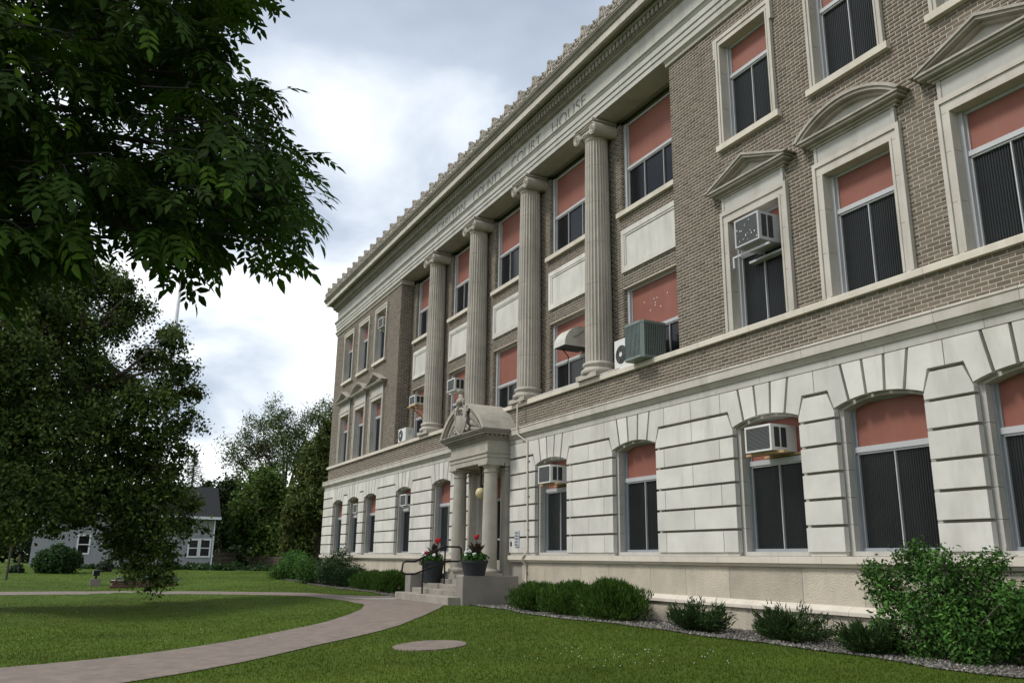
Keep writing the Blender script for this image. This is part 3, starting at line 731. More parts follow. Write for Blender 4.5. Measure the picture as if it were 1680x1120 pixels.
CB('gutter_stone', [(-.555, 12.36), (.3, 12.36), (.3, 12.53), (-.67, 12.53), (-.675, 12.51), (-.66, 12.50), (-.655, 12.47), (-.60, 12.43), (-.58, 12.385), (-.57, 12.37)], .66, (1.25, 1.45), 'cornice_stone', 48)
# cresting: a run of palmette pieces
CP = .867
def crest_mesh():
    b_ = MB(); h = CP / 2
    P = [(-h, 12.535), (h, 12.535)]
    prof = [(.50, .30), (.42, .33), (.36, .355), (.30, .33), (.25, .345), (.19, .315), (.14, .325), (.125, .38), (.125, .45), (.095, .51), (.04, .545)]
    pts = [(x * CP, 12.535 + z) for x, z in prof]
    up = pts + [(-x, z) for x, z in reversed(pts)]
    b_.prism(P + up, -.60, -.46)
    # palmette leaf and scrolls in relief
    for k in range(-3, 4):
        a_ = k * .34; L_ = .30 - .03 * abs(k)
        b_.sphere((math.sin(a_) * L_ * .45, -.615, 12.66 + .05 + math.cos(a_) * L_ * .55), L_ * .42, 6, 4, 0, (.20 + .1 * abs(math.sin(a_)), .22, 1 - .35 * abs(math.sin(a_))))
    b_.sphere((0, -.61, 13.0), .06, 8, 5, 0, (.8, .8, 1.2)); b_.sphere((0, -.61, 12.62), .055, 8, 5)
    for sg in (-1, 1):
        for (cx_, cz_, rr, n_) in ((.27, 12.76, .10, 11), (.39, 12.68, .065, 9)):
            b_.tube([(sg * (cx_ * 1.0 + (rr - .007 * k) * math.cos(.62 * k + 2.6)), -.61, cz_ + (rr - .007 * k) * math.sin(.62 * k + 2.6)) for k in range(n_)], .020, 5)
        b_.tube([(0, -.605, 12.58), (sg * .12, -.615, 12.64), (sg * .2, -.615, 12.60), (sg * .32, -.615, 12.60), (sg * .43, -.605, 12.63)], .022, 5)
        b_.sphere((sg * .33, -.61, 12.86), .045, 6, 4, 0, (1, .7, .7)); b_.sphere((sg * .41, -.61, 12.78), .05, 6, 4)
    return b_.mesh('crest_ornament', 'carved_stone')
CR = crest_mesh(); n = int(round((E1 - E0 + 1.1) / CP)); step = (E1 - E0 + 1.1) / n
for k in range(n): link('crest_ornament', CR, co, (E0 - .55 + step * (k + .5), 0, 0))
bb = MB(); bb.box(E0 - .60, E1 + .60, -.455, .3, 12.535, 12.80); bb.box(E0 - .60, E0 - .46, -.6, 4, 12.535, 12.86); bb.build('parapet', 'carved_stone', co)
# inscription
def text(word, x0, x1, z, h, y, m, parent, name='inscription', off=-.012, rot=(math.pi / 2, 0, 0), depth=.001):
    cu = bpy.data.curves.new(name, 'FONT'); cu.body = word; cu.size = 1; cu.offset = off; cu.extrude = depth; cu.resolution_u = 4
    o = bpy.data.objects.new(name, cu); C.objects.link(o); o.parent = parent; bpy.context.view_layer.update()
    d = o.dimensions; s0 = h / .70; k = (x1 - x0) / max(d.x, .01)
    me = bpy.data.meshes.new_from_object(o); bpy.data.objects.remove(o); me.materials.clear(); me.materials.append(MATS[m])
    xs__ = [v.co.x for v in me.vertices]; zs__ = [v.co.y for v in me.vertices]
    mnx, mxx, mnz, mxz = min(xs__), max(xs__), min(zs__), max(zs__)
    for v in me.vertices:
        a_, b2, c_ = v.co
        v.co = (x0 + (a_ - mnx) / (mxx - mnx) * (x1 - x0), y - c_ * 1.0, z + (b2 - mnz) / (mxz - mnz) * h)
    return link(name, me, parent)
for w_, a, c in (('CARLTON', -26.52, -24.06), ('COUNTY', -23.38, -21.24), ('COURT', -20.60, -18.76), ('HOUSE', -18.14, -16.38)):
    text(w_, a, c, 11.40, .33, -.0485, 'letter_shade', ent)
# --- entrance portico
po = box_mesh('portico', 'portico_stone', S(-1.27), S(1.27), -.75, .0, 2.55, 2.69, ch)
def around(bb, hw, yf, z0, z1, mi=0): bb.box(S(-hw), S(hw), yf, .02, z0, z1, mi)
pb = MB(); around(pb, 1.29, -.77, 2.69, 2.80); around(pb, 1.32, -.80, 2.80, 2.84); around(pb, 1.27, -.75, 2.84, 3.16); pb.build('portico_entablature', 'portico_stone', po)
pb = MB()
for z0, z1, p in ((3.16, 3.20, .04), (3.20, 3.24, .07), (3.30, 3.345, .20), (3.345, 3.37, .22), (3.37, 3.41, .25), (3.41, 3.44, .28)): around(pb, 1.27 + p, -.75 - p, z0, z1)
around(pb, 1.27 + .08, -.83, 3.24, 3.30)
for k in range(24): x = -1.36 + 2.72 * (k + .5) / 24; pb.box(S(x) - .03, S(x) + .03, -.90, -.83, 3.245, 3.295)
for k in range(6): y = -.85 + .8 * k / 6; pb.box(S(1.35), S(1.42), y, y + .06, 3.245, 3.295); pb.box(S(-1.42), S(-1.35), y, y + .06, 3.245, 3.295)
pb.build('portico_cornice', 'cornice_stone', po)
pb = MB(); HWp = 1.54
def parc(hw, rise, n=20): return arc(hw, rise, 3.44, n)
O, I = parc(HWp, .86), parc(HWp - .13, .75)
for k in range(20):                          # barrel roof running back to the wall, with moulded front
    for (o_, i_, pr) in ((O, I, .26),):
        pb.prism([(S(i_[k][0]), i_[k][1]), (S(o_[k][0]), o_[k][1]), (S(o_[k + 1][0]), o_[k + 1][1]), (S(i_[k + 1][0]), i_[k + 1][1])], -1.01, .05)
I2 = parc(HWp - .20, .68)
for k in range(20): pb.prism([(S(I2[k][0]), I2[k][1]), (S(I[k][0]), I[k][1]), (S(I[k + 1][0]), I[k + 1][1]), (S(I2[k + 1][0]), I2[k + 1][1])], -.96, .05)
I3 = parc(HWp - .30, .58)
for k in range(20): pb.prism([(S(I3[k][0]), I3[k][1]), (S(I2[k][0]), I2[k][1]), (S(I2[k + 1][0]), I2[k + 1][1]), (S(I3[k + 1][0]), I3[k + 1][1])], -.88, .05)
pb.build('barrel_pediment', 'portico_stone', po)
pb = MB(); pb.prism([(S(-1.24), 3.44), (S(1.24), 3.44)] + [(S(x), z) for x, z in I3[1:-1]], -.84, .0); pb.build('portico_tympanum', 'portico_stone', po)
# cartouche: oval shield in scrolls with a crest
pb = MB(); n = 24
oval = [(S(.0) + .33 * math.cos(6.283 * k / n), 3.86 + .44 * math.sin(6.283 * k / n) * (1 if math.sin(6.283 * k / n) < 0 else .85)) for k in range(n)]
pb.prism(oval, -1.04, -.70, 0, .05)
pb.sphere((S(0), -.98, 3.86), .33, 14, 8, 0, (.85, .28, 1.05))
pb.tube([(S(0) + .37 * math.cos(6.283 * k / n), -1.01, 3.86 + .44 * math.sin(6.283 * k / n)) for k in range(n + 1)], .035, 6)
for sg in (-1, 1):
    pb.tube([(S(sg * (.43 + (.10 - .008 * k) * math.cos(.7 * k + 1))), -1.0, 4.10 + (.10 - .008 * k) * math.sin(.7 * k + 1)) for k in range(10)], .035, 6)
    pb.tube([(S(sg * (.42 + (.11 - .01 * k) * math.cos(.7 * k + 2))), -.98, 3.58 + (.11 - .01 * k) * math.sin(.7 * k + 2)) for k in range(10)], .035, 6)
    for k in range(8):
        pb.sphere((S(sg * (.50 + .085 * k)), -.90, 3.93 - .058 * k), .14 - .010 * k, 7, 5, 0, (.42, .45, 1.1)); pb.sphere((S(sg * (.47 + .09 * k)), -.88, 3.72 - .030 * k), .12 - .009 * k, 7, 5, 0, (.6, .5, .9)); pb.sphere((S(sg * (.46 + .09 * k)), -.88, 3.54 - .008 * k), .08 - .006 * k, 7, 5, 0, (.9, .5, .7))
pb.sphere((S(0), -1.05, 4.36), .13, 10, 6, 0, (1.3, .8, .8)); pb.sphere((S(0), -1.02, 4.48), .09, 9, 6, 0, (1.1, .9, 1)); 
for k in range(-2, 3): pb.sphere((S(.11 * k), -1.04, 4.42 - .02 * k * k), .07, 7, 5, 0, (.6, .6, 1.4))
pb.build('cartouche', 'carved_stone', po, smooth=True)
text('1922', S(-.17), S(.19), 3.98, .15, -1.078, 'letter_shade', po, 'date', -.005, depth=.01)
def tuscan(x, y, r, z0, z1, parent, name='portico_column', sq=False):
    b_ = MB()
    if sq:
        b_.box(x - r - .05, x + r + .05, y - r - .05, y + .3, z0, z0 + .12); b_.box(x - r, x + r, y - r, y + .3, z0 + .12, z1 - .18)
        b_.box(x - r - .03, x + r + .03, y - r - .03, y + .3, z1 - .18, z1 - .13); b_.box(x - r - .06, x + r + .06, y - r - .06, y + .3, z1 - .08, z1); b_.box(x - r, x + r, y - r, y + .3, z1 - .13, z1 - .08)
    else:
        b_.box(x - r * 1.35, x + r * 1.35, y - r * 1.35, y + r * 1.35, z0, z0 + .07)
        b_.lathe([(r * 1.3, z0 + .07), (r * 1.35, z0 + .10), (r * 1.3, z0 + .14), (r * 1.08, z0 + .16), (r, z0 + .19)], x, y, 28)
        b_.lathe([(r, z0 + .19), (r, z0 + 1.0), (r * .96, z0 + 1.8), (r * .88, z1 - .26)], x, y, 28)
        b_.lathe([(r * .88, z1 - .26), (r * 1.0, z1 - .25), (r * 1.0, z1 - .225), (r * .9, z1 - .22), (r * .9, z1 - .14), (r * 1.02, z1 - .13), (r * 1.22, z1 - .075), (r * 1.22, z1 - .065)], x, y, 28)
        b_.box(x - r * 1.3, x + r * 1.3, y - r * 1.3, y + r * 1.3, z1 - .065, z1)
    return b_.build(name, 'portico_stone', parent)
FL = -.40
for sg in (-1, 1):
    tuscan(S(sg * 1.03), -.52, .205, FL, 2.55, po); tuscan(S(sg * 1.08), .0, .16, FL, 2.55, po, 'portico_pilaster', True)
# door recess: jambs, glazed metal door with transom light
dr = box_mesh('door_jamb', 'limestone_grey', S(-.95), S(-.80), -.02, .75, FL, 2.45, ch); box_mesh('door_jamb', 'limestone_grey', S(.80), S(.95), -.02, .75, FL, 2.45, ch)
box_mesh('door_head', 'limestone_grey', S(-.95), S(.95), -.02, .78, 2.40, 2.55, ch)
d = MB(); d.box(S(-.80), S(-.74), .48, .56, FL, 2.4); d.box(S(.74), S(.80), .48, .56, FL, 2.4); d.box(S(-.04), S(.04), .48, .56, FL, 1.70); d.box(S(-.74), S(.74), .48, .56, 1.66, 1.74); d.box(S(-.74), S(.74), .48, .56, 2.34, 2.4)
for sg in (-1, 1):
    d.box(min(S(sg * .04), S(sg * .10)), max(S(sg * .04), S(sg * .10)), .49, .55, FL, 1.66); d.box(min(S(sg * .68), S(sg * .74)), max(S(sg * .68), S(sg * .74)), .49, .55, FL, 1.66); d.box(min(S(sg * .10), S(sg * .68)), max(S(sg * .10), S(sg * .68)), .49, .55, FL, FL + .2)
    d.box(min(S(sg * .10), S(sg * .68)), max(S(sg * .10), S(sg * .68)), .49, .55, .55, .60)
do = d.build('door', 'aluminium', ch)
d = MB(); d.box(S(-.74), S(.74), .52, .54, FL, 1.66); d.build('pane', 'dark_pane_plain', do)
d = MB(); d.box(S(-.74), S(.74), .52, .54, 1.74, 2.34); d.build('upper_panel', 'red_panel', do)
d = MB(); d.tube([(S(.14), .49, .3), (S(.14), .44, .32), (S(.14), .44, .72), (S(.14), .49, .74)], .012, 8); d.tube([(S(-.14), .49, .3), (S(-.14), .44, .32), (S(-.14), .44, .72), (S(-.14), .49, .74)], .012, 8); d.build('handle', 'aluminium', do)
# ================================================================== STEPS
st = thing('entrance_steps', 'worn stone entrance steps between two low concrete cheek walls', 'steps', (S(0), -1, -1.1))
def stp(name, m, *a, chf=.01): 
    o = box_mesh(name, m, *a, st, chf); o.matrix_parent_inverse = Matrix.Translation((-S(0), 1, 1.1)); return o
stp('porch_floor', 'step_stone', S(-1.62), S(1.62), -.85, .48, -1.4, FL)
zs = [-.53, -.65, -.775, -.905]; yf = [-.98, -1.36, -1.66, -2.05]
for i in range(4):
    w_ = 1.62 if i < 3 else 1.93; xsn = [-w_, -w_ * .33, w_ * .35, w_]
    if i == 1: xsn = [-w_, -.4, .85, w_]
    for k in range(3): stp('step_stone', 'step_stone', S(xsn[k]) + .002, S(xsn[k + 1]) - .002, yf[i], yf[i - 1] + .03 if i else -.84, -1.35, zs[i])
for sg in (-1, 1):
    stp('cheek_wall', 'concrete', min(S(sg * 1.63), S(sg * 2.05)), max(S(sg * 1.63), S(sg * 2.05)), -1.72, -.17, -1.35, -.39, chf=.015)
rail = thing('handrail', 'black tubular steel handrail standing on the entrance steps', 'handrail', (S(-.5), -1.3, -.9))
hr = MB(); hx = S(-.52)
up0, up1 = Vector((hx, -1.95, 0)), Vector((hx, -.75, 0))
top = [(hx, -2.38, -.26), (hx, -2.36, -.11), (hx, -2.28, -.07), (hx, -2.02, -.07), (hx, -1.16, .34), (hx, -.72, .34), (hx, -.65, .28), (hx, -.65, .0), (hx, -.72, -.05), (hx, -1.06, -.05), (hx, -2.02, -.40), (hx, -2.30, -.40), (hx, -2.38, -.36), (hx, -2.38, -.26)]
hr.tube(top, .026, 8, 0, False)
o = hr.build('rail', 'black_metal', rail, smooth=True); o.matrix_parent_inverse = rail.matrix_basis.inverted() if False else Matrix.Translation((-S(-.5), 1.3, .9))
for y, z0, z1 in ((-1.78, -.91, .05), (-1.14, -.66, .34)):
    hr = MB(); hr.tube([(hx, y, z0), (hx, y, z1)], .024, 8); hr.box(hx - .05, hx + .05, y - .05, y + .05, z0, z0 + .012); o = hr.build('post', 'black_metal', rail, smooth=False); o.matrix_parent_inverse = Matrix.Translation((-S(-.5), 1.3, .9))
# ================================================================== generic foliage
def leaf_quads(P, Nn, size, col, name, m='leaf', parent=None, aspect=.55, colj=.25, rg=None):
    """folded leaf: two triangles-pairs (4 verts as a diamond)"""
    rg = rg or rng; n = len(P)
    Nn = Nn / (np.linalg.norm(Nn, axis=1, keepdims=True) + 1e-9)
    t = rg.normal(size=(n, 3)); t -= Nn * (t * Nn).sum(1, keepdims=True); t /= np.linalg.norm(t, axis=1, keepdims=True) + 1e-9
    b_ = np.cross(Nn, t); s = (size * rg.uniform(.6, 1.3, n))[:, None]
    V = np.stack([P - t * s * .5, P + b_ * s * aspect * .5 + Nn * s * .08, P + t * s * .5 - Nn * s * .1, P - b_ * s * aspect * .5 + Nn * s * .08], 1).reshape(-1, 3)
    F_ = (np.arange(n)[:, None, None] * 4 + np.array([[0, 1, 2], [0, 2, 3]])[None]).reshape(-1, 3)
    c = col * rg.uniform(1 - colj, 1 + colj, (n, 1)) if col.ndim == 2 else np.tile(col, (n, 1)) * rg.uniform(1 - colj, 1 + colj, (n, 1))
    return np_mesh(name, V, F_, 3, m, np.repeat(c, 4, 0), parent)
def cloud_points(blobs, n, rg, shell=.55):
    """points through a set of ellipsoid clumps, denser near their surface"""
    B = [(np.array(c), np.array(r if hasattr(r, '__len__') else (r, r, r), float)) for c, r in blobs]
    wv = np.array([np.prod(r) ** (2 / 3) for _, r in B]); wv /= wv.sum(); cnt = rg.multinomial(n, wv); P = []; Q = []; I = []
    for i, (k, (c, r)) in enumerate(zip(cnt, B)):
        d = rg.normal(size=(k, 3)); d /= np.linalg.norm(d, axis=1, keepdims=True) + 1e-9
        rad = rg.random(k) ** (1 / 3); rad = shell * (1 - (1 - rad) * .45) + (1 - shell) * rad
        lump = 1 + .16 * np.sin(d[:, 0] * 7 + i) * np.cos(d[:, 2] * 6 + 2 * i) + .1 * np.sin(d[:, 1] * 13 + i * 3)
        P.append(c + d * r * (rad * lump)[:, None]); Q.append(d); I.append(np.full(k, i))
    return np.concatenate(P), np.concatenate(Q), np.concatenate(I)
def crown(name, blobs, n, size, cols, parent, seed, droop=0., up=.35, shell=.55, aspect=.6, tuft=0, tr=.25, m='leaf'):
    rg = np.random.default_rng(seed)
    if tuft:
        P0, Q0, I0 = cloud_points(blobs, n // tuft, rg, shell)
        P = np.repeat(P0, tuft, 0) + rg.normal(size=(len(P0) * tuft, 3)) * tr; Q = np.repeat(Q0, tuft, 0); I = np.repeat(I0, tuft)
        cj = np.repeat(rg.uniform(.6, 1.4, len(P0)), tuft)
    else:
        P, Q, I = cloud_points(blobs, n, rg, shell); cj = np.ones(len(P))
    Nn = Q * .5 + rg.normal(size=Q.shape) * .6 + np.array([0, 0, up])
    cols = np.array(cols); ci = np.repeat(rg.integers(0, len(cols), len(P0)), tuft) if tuft else rg.integers(0, len(cols), len(P)); bj = rg.uniform(.8, 1.2, len(blobs))[I]
    return leaf_quads(P, Nn, size, cols[ci] * (cj * bj)[:, None], name, m, parent, aspect, .2, rg)
def limbs(parent, base, tops, r0, name='trunk', seed=1, nb=5, m='bark'):
    rr = random.Random(seed); b_ = MB(); base = Vector(base)
    main = Vector(tops[0]); fork = base.lerp(main, .35) + Vector((rr.uniform(-.1, .1), rr.uniform(-.1, .1), 0))
    b_.tube([base - Vector((0, 0, .3)), base + Vector((0, 0, .05)), base.lerp(fork, .5), fork], [r0 * 1.5, r0 * 1.15, r0 * .95, r0 * .8], 10)
    for t_ in tops:
        t_ = Vector(t_); mid = fork.lerp(t_, .5) + Vector((rr.uniform(-.3, .3), rr.uniform(-.3, .3), .12 * (t_ - fork).length))
        b_.tube([fork, fork.lerp(mid, .5) + Vector((0, 0, .05)), mid, t_], [r0 * .62, r0 * .45, r0 * .3, r0 * .06], 7)
        for _ in range(nb):
            s_ = mid.lerp(t_, rr.uniform(0, .7)); e_ = s_ + Vector((rr.uniform(-1, 1), rr.uniform(-1, 1), rr.uniform(-.2, .9))) * (t_ - fork).length * .25
            b_.tube([s_, s_.lerp(e_, .5) + Vector((0, 0, .05)), e_], [r0 * .16, r0 * .1, r0 * .03], 5)
    return b_.build(name, m, parent, smooth=True)
def rel(o, obj):  # keep world coordinates under a thing with a location
    o.matrix_parent_inverse = Matrix.Translation(-obj.location); return o
#PART2
def pl(px, py, Y):                       # point of a pixel on the vertical plane y = Y
    r = ray(px, py); t = (Y - CAM[1]) / r[1]; return Vector(CAM + r * t)
def hz(px, py, z):                       # point of a pixel on the horizontal plane z
    r = ray(px, py); return Vector(CAM + r * (z / r[2]))
# ================================================================== AIR CONDITIONERS AND WALL FITTINGS
def ac(x0, x1, yf, yb, z0, z1, label, body='white_metal', plank=None, bracket=False, split=2):
    c = ((x0 + x1) / 2, yf, z0); w_, h, d = x1 - x0, z1 - z0, yb - yf
    t = thing('air_conditioner', label, 'air conditioner', c, 0, 'window air conditioners')
    b = MB(); f = .035
    b.box(-w_ / 2, w_ / 2, .02, d, 0, h)
    b.box(-w_ / 2, -w_ / 2 + f, 0, .02, 0, h); b.box(w_ / 2 - f, w_ / 2, 0, .02, 0, h); b.box(-w_ / 2 + f, w_ / 2 - f, 0, .02, 0, f * .8); b.box(-w_ / 2 + f, w_ / 2 - f, 0, .02, h - f, h)
    b.build('housing', body, t)
    g_ = MB(); g_.box(-w_ / 2 + f, w_ / 2 - f, .008, .021, f * .8, h - f); g_.build('grille', 'grille_dark', t)
    fin = MB(); n = int((h - .06) / .022)
    for k in range(n): z = f + (h - 2 * f) * (k + .5) / n; fin.box(-w_ / 2 + f, w_ / 2 - f, .003, .0075, z - .003, z + .003)
    fin.build('fins', 'grey_metal', t)
    sd_ = min(.30, d - .05)
    for s_ in (-1, 1):
        lv = MB()
        for k in range(split):
            y0 = .07 + k * sd_ / split; lv.box(min(s_ * w_ / 2, s_ * (w_ / 2 + .004)), max(s_ * w_ / 2, s_ * (w_ / 2 + .004)), y0, y0 + sd_ / split - .035, .06, h - .05)
        lv.build('louvre', 'grille_dark', t)
    if plank:
        b = MB(); b.box(-w_ / 2 - .12, w_ / 2 + .14, .12, .21, -.045, -.005); b.box(-w_ / 2 - .12, w_ / 2 + .35, d - .12, d - .03, -.045, -.005); b.build('support_board', plank, t)
    if bracket:
        b = MB(); b.box(-w_ / 2 - .18, w_ / 2 + .18, .0, .10, -.045, -.005); b.box(-w_ / 2 + .02, -w_ / 2 + .07, 0, d + .1, -.09, -.045); b.box(w_ / 2 - .07, w_ / 2 - .02, 0, d + .1, -.09, -.045)
        b.tube([(-w_ / 2 + .05, .1, -.07), (-w_ / 2 + .05, d, -.5)], .03, 4); b.tube([(w_ / 2 - .05, .1, -.07), (w_ / 2 - .05, d, -.5)], .03, 4); b.build('support_bracket', 'wood', t)
    return t
ac(-18.26, -17.66, -.35, .30, 1.83, 2.26, 'white boxy air conditioner in the arched ground window just right of the portico', plank='wood')
ac(-10.91, -10.29, -.35, .30, 1.82, 2.26, 'large white air conditioner on a plank in the right wing ground floor arched window', plank='wood')
t = ac(-10.82, -10.21, -.40, .27, 5.50, 6.03, 'weathered grey air conditioner under the right wing triangular pediment', 'aluminium')
b = MB(); b.box(-.5, .42, .10, .14, -.12, -.08); b.box(-.5, -.46, .10, .14, -.30, -.12); b.box(-.45, .4, .45, .60, -.16, -.12); b.build('support_bar', 'aluminium', t)
b = MB()
for k in range(16): b.sphere((R.uniform(-.26, .26), -.001, R.uniform(.05, .46)), R.uniform(.005, .012), 5, 4, 0, (1, .3, R.uniform(1, 2.5)))
b.build('paint_spots', 'house_trim', t)
ac(-32.72, -32.12, -.12, .25, 9.30, 9.73, 'air conditioner high in the left wing top floor window nearest the columns', 'beige_metal', plank='aluminium')
ac(-28.80, -28.22, .0, .68, 5.44, 5.78, 'white air conditioner on a wooden bracket behind the leftmost fluted column', bracket=True)
ac(-25.38, -24.78, .08, .68, 5.37, 5.78, 'white air conditioner between the two left fluted columns', plank='white_metal')
ac(-28.86, -28.26, -.16, .30, 1.81, 2.21, 'white air conditioner in the single arched ground window left of the portico', plank='aluminium')
ac(-34.96, -34.40, -.06, .30, 1.82, 2.20, 'beige air conditioner in the middle arched ground window of the left wing', 'beige_metal', plank='aluminium')
def condenser(x0, x1, yf, yb, z0, z1, label):
    w_, h, d = x1 - x0, z1 - z0, yb - yf
    t = thing('outdoor_unit', label, 'heat pump', ((x0 + x1) / 2, yf, z0), 0, 'white outdoor units on the ledge')
    b = MB(); b.prism([(-w_ / 2, .04), (w_ / 2, .04), (w_ / 2, h), (-w_ / 2, h)], 0, d, 0, .012); b.build('casing', 'white_metal', t)
    b = MB(); b.box(-w_ / 2 + .05, -w_ / 2 + .10, .02, d - .02, .001, .04); b.box(w_ / 2 - .10, w_ / 2 - .05, .02, d - .02, .001, .04); b.build('foot', 'grey_metal', t)
    cx_, cz_, r_ = -w_ / 2 + .28, h / 2 + .01, min(.215, h / 2 - .05)
    g_ = MB(); n = 28; g_.prism([(cx_ + r_ * math.cos(6.283 * k / n), cz_ + r_ * math.sin(6.283 * k / n)) for k in range(n)], -.004, .005); g_.build('fan_opening', 'grille_dark', t)
    g_ = MB()
    for q in range(1, 8):
        rr = r_ * q / 7.5; g_.tube([(cx_ + rr * math.cos(6.283 * k / 20), -.012, cz_ + rr * math.sin(6.283 * k / 20)) for k in range(21)], .003, 4, 0, False)
    for q in range(6): a_ = q * 1.047; g_.tube([(cx_, -.012, cz_), (cx_ + r_ * math.cos(a_), -.012, cz_ + r_ * math.sin(a_))], .004, 4)
    g_.build('fan_guard', 'grey_metal', t)
    g_ = MB(); g_.prism([(cx_ + .055 * math.cos(6.283 * k / 14), cz_ + .055 * math.sin(6.283 * k / 14)) for k in range(14)], -.02, -.005); g_.build('fan_hub', 'white_metal', t)
    g_ = MB(); g_.box(w_ / 2, w_ / 2 + .012, d * .35, d * .75, h * .5, h * .8); g_.build('service_cover', 'beige_metal', t)
condenser(-29.76, -28.96, -.03, .27, 4.147, 4.68, 'white outdoor unit at the left end of the column ledge')
condenser(-15.47, -14.68, .08, .40, 4.147, 4.88, 'white outdoor unit with a round fan beside the big green condenser')
# big green condenser
x0, x1, y0, y1, z0, z1 = -14.50, -13.82, -.34, .34, 4.15, 4.95
t = thing('condenser', 'large grey green louvred condenser standing on the ledge right of the columns', 'condenser', ((x0 + x1) / 2, (y0 + y1) / 2, z0))
hw_, cf = .34, .07
def oct_(h_, c_): return [(-h_ + c_, -h_), (h_ - c_, -h_), (h_, -h_ + c_), (h_, h_ - c_), (h_ - c_, h_), (-h_ + c_, h_), (-h_, h_ - c_), (-h_, -h_ + c_)]
def hprism(bb, poly, za, zb):
    n = len(poly); bb.add([(x, y, za) for x, y in poly] + [(x, y, zb) for x, y in poly], [tuple(reversed(range(n))), tuple(range(n, 2 * n))] + [(i, (i + 1) % n, n + (i + 1) % n, n + i) for i in range(n)])
b = MB(); hprism(b, oct_(.30, .06), .03, .77); b.build('coil', 'grille_dark', t)
b = MB(); hprism(b, oct_(.345, cf), 0, .045); b.build('base_pan', 'green_metal', t)
b = MB(); hprism(b, oct_(.345, cf), .745, .80); b.build('top_cover', 'green_metal', t)
for sx, sy in ((1, -1), (1, 1), (-1, 1), (-1, -1)):
    b = MB(); a = (sx * (.34 - cf), sy * .34); c = (sx * .34, sy * (.34 - cf)); i_ = .02
    hprism(b, [a, c, (sx * (.34 - i_), sy * (.34 - cf)), (sx * (.34 - cf), sy * (.34 - i_))][::(-1 if sx * sy > 0 else 1)], .045, .745); b.build('corner_post', 'green_metal', t)
for ang in range(4):
    b = MB(); n = 11
    for k in range(n):
        u = -.26 + .52 * (k + .5) / n; b.box(u - .008, u + .008, -.34, -.318, .045, .745)
    for k in range(1, 4):
        z = .045 + .7 * k / 4; b.box(-.27, .27, -.330, -.312, z, z + .006)
    o = b.build('louvre_panel', 'green_metal', t); o.rotation_euler = (0, 0, ang * math.pi / 2)
# vent hood
t = thing('vent_hood', 'white curved metal vent hood poking from a window between columns', 'vent', (-17.62, -.12, 5.22))
prof = [(.0 + .55 * (1 - math.cos(a_)), .02 + .52 * math.sin(a_)) for a_ in [math.pi / 2 * k / 8 for k in range(9)]]
b = MB(); pr = [(0, 0)] + prof + [(.80, .54), (.80, .10), (.72, .0)]
b.sweep(pr[::-1], -.27, .27); b.build('cowl', 'beige_metal', t)
b = MB(); b.box(-.25, .25, .02, .70, -.02, .0); b.build('mesh_screen', 'grille_dark', t)
b = MB(); b.tube([(.28, .25, .22), (.28, .38, .28), (.28, .55, .42)], .01, 5); b.build('latch', 'grey_metal', t)
b = MB(); b.tube([(-.05, .1, -.02), (-.3, .45, -.15), (-.62, .60, -.40), (-.66, .62, -.9), (-.66, .62, -1.06)], .014, 6); b.build('cable', 'black_metal', t)
# dots on the red panel behind the condenser
# downpipe and cable run
t = thing('conduit', 'thin pale conduit running down the limestone wall right of the portico', 'conduit', (-19.66, -.1, 4.16))
b = MB(); b.tube([Vector(p) - Vector((-19.66, -.1, 4.16)) for p in ((-18.0, -.02, 4.165), (-19.60, -.03, 4.165), (-19.66, -.10, 4.15), (-19.66, -.23, 4.05), (-19.66, -.23, 3.42), (-19.64, -.225, 3.24), (-19.27, -.135, 3.02), (-19.24, -.125, 1.6), (-19.21, -.125, .24), (-19.26, -.17, .17), (-19.40, -.17, .08), (-19.40, -.17, -.02), (-19.40, -.06, -.1), (-19.40, -.06, -.55), (-19.40, -.19, -.64), (-19.40, -.19, -1.1))], .021, 8)
b.build('pipe', 'limestone_sill', t, smooth=True)
b = MB(); 
for z in (2.5, 1.6, .75, -.3): b.box(.36 if z > 0 else .22, .50 if z > 0 else .32, -.02 if z > 0 else .03, .0 if z > 0 else .06, z - 4.16 - .015, z - 4.16 + .015)
b.build('clip', 'grey_metal', t)
t = thing('cable_run', 'white cables lying along the ledge by the middle columns', 'cable', (-17, -.04, 4.15))
b = MB(); b.tube([(1.9, -.01, .02), (.9, .0, .02), (-.1, .01, .02), (-1.2, -.01, .02), (-2.2, .0, .02)], .016, 6); b.tube([(1.6, .05, .02), (.2, .04, .02), (-1.1, .05, .02)], .014, 6); b.build('cable', 'white_metal', t, smooth=True)
# plaques and bell on the stone
t = thing('notice_plate', 'small grey notice plate on the stone pier right of the portico', 'sign', (-19.82, FY, .34))
b = MB(); b.box(-.12, .12, -.025, 0, 0, .41); b.build('plate', 'plaque', t)
b = MB()
for k in range(5):
    for j in range(2): b.box(-.09, .09 - .03 * j, -.030, -.0255, .035 + .075 * k + .022 * j, .048 + .075 * k + .022 * j)
b.build('print', 'plaque_dark', t)
t = thing('door_bell', 'small dark oval bell push on the stone beside the notice plate', 'bell', (-20.16, FY, .42))
b = MB(); b.sphere((0, -.01, 0), .035, 10, 6, 0, (1, .6, 2)); b.build('bell_push', 'black_metal', t)
t = thing('notice_plate', 'grey notice plate on the stone pier left of the portico', 'sign', (-23.35, FY, .02))
b = MB(); b.box(-.11, .11, -.03, 0, 0, .46); b.build('plate', 'plaque', t)
b = MB()
for k in range(6): b.box(-.08, .08, -.034, -.0305, .04 + .065 * k, .06 + .065 * k)
b.build('print', 'plaque_dark', t)
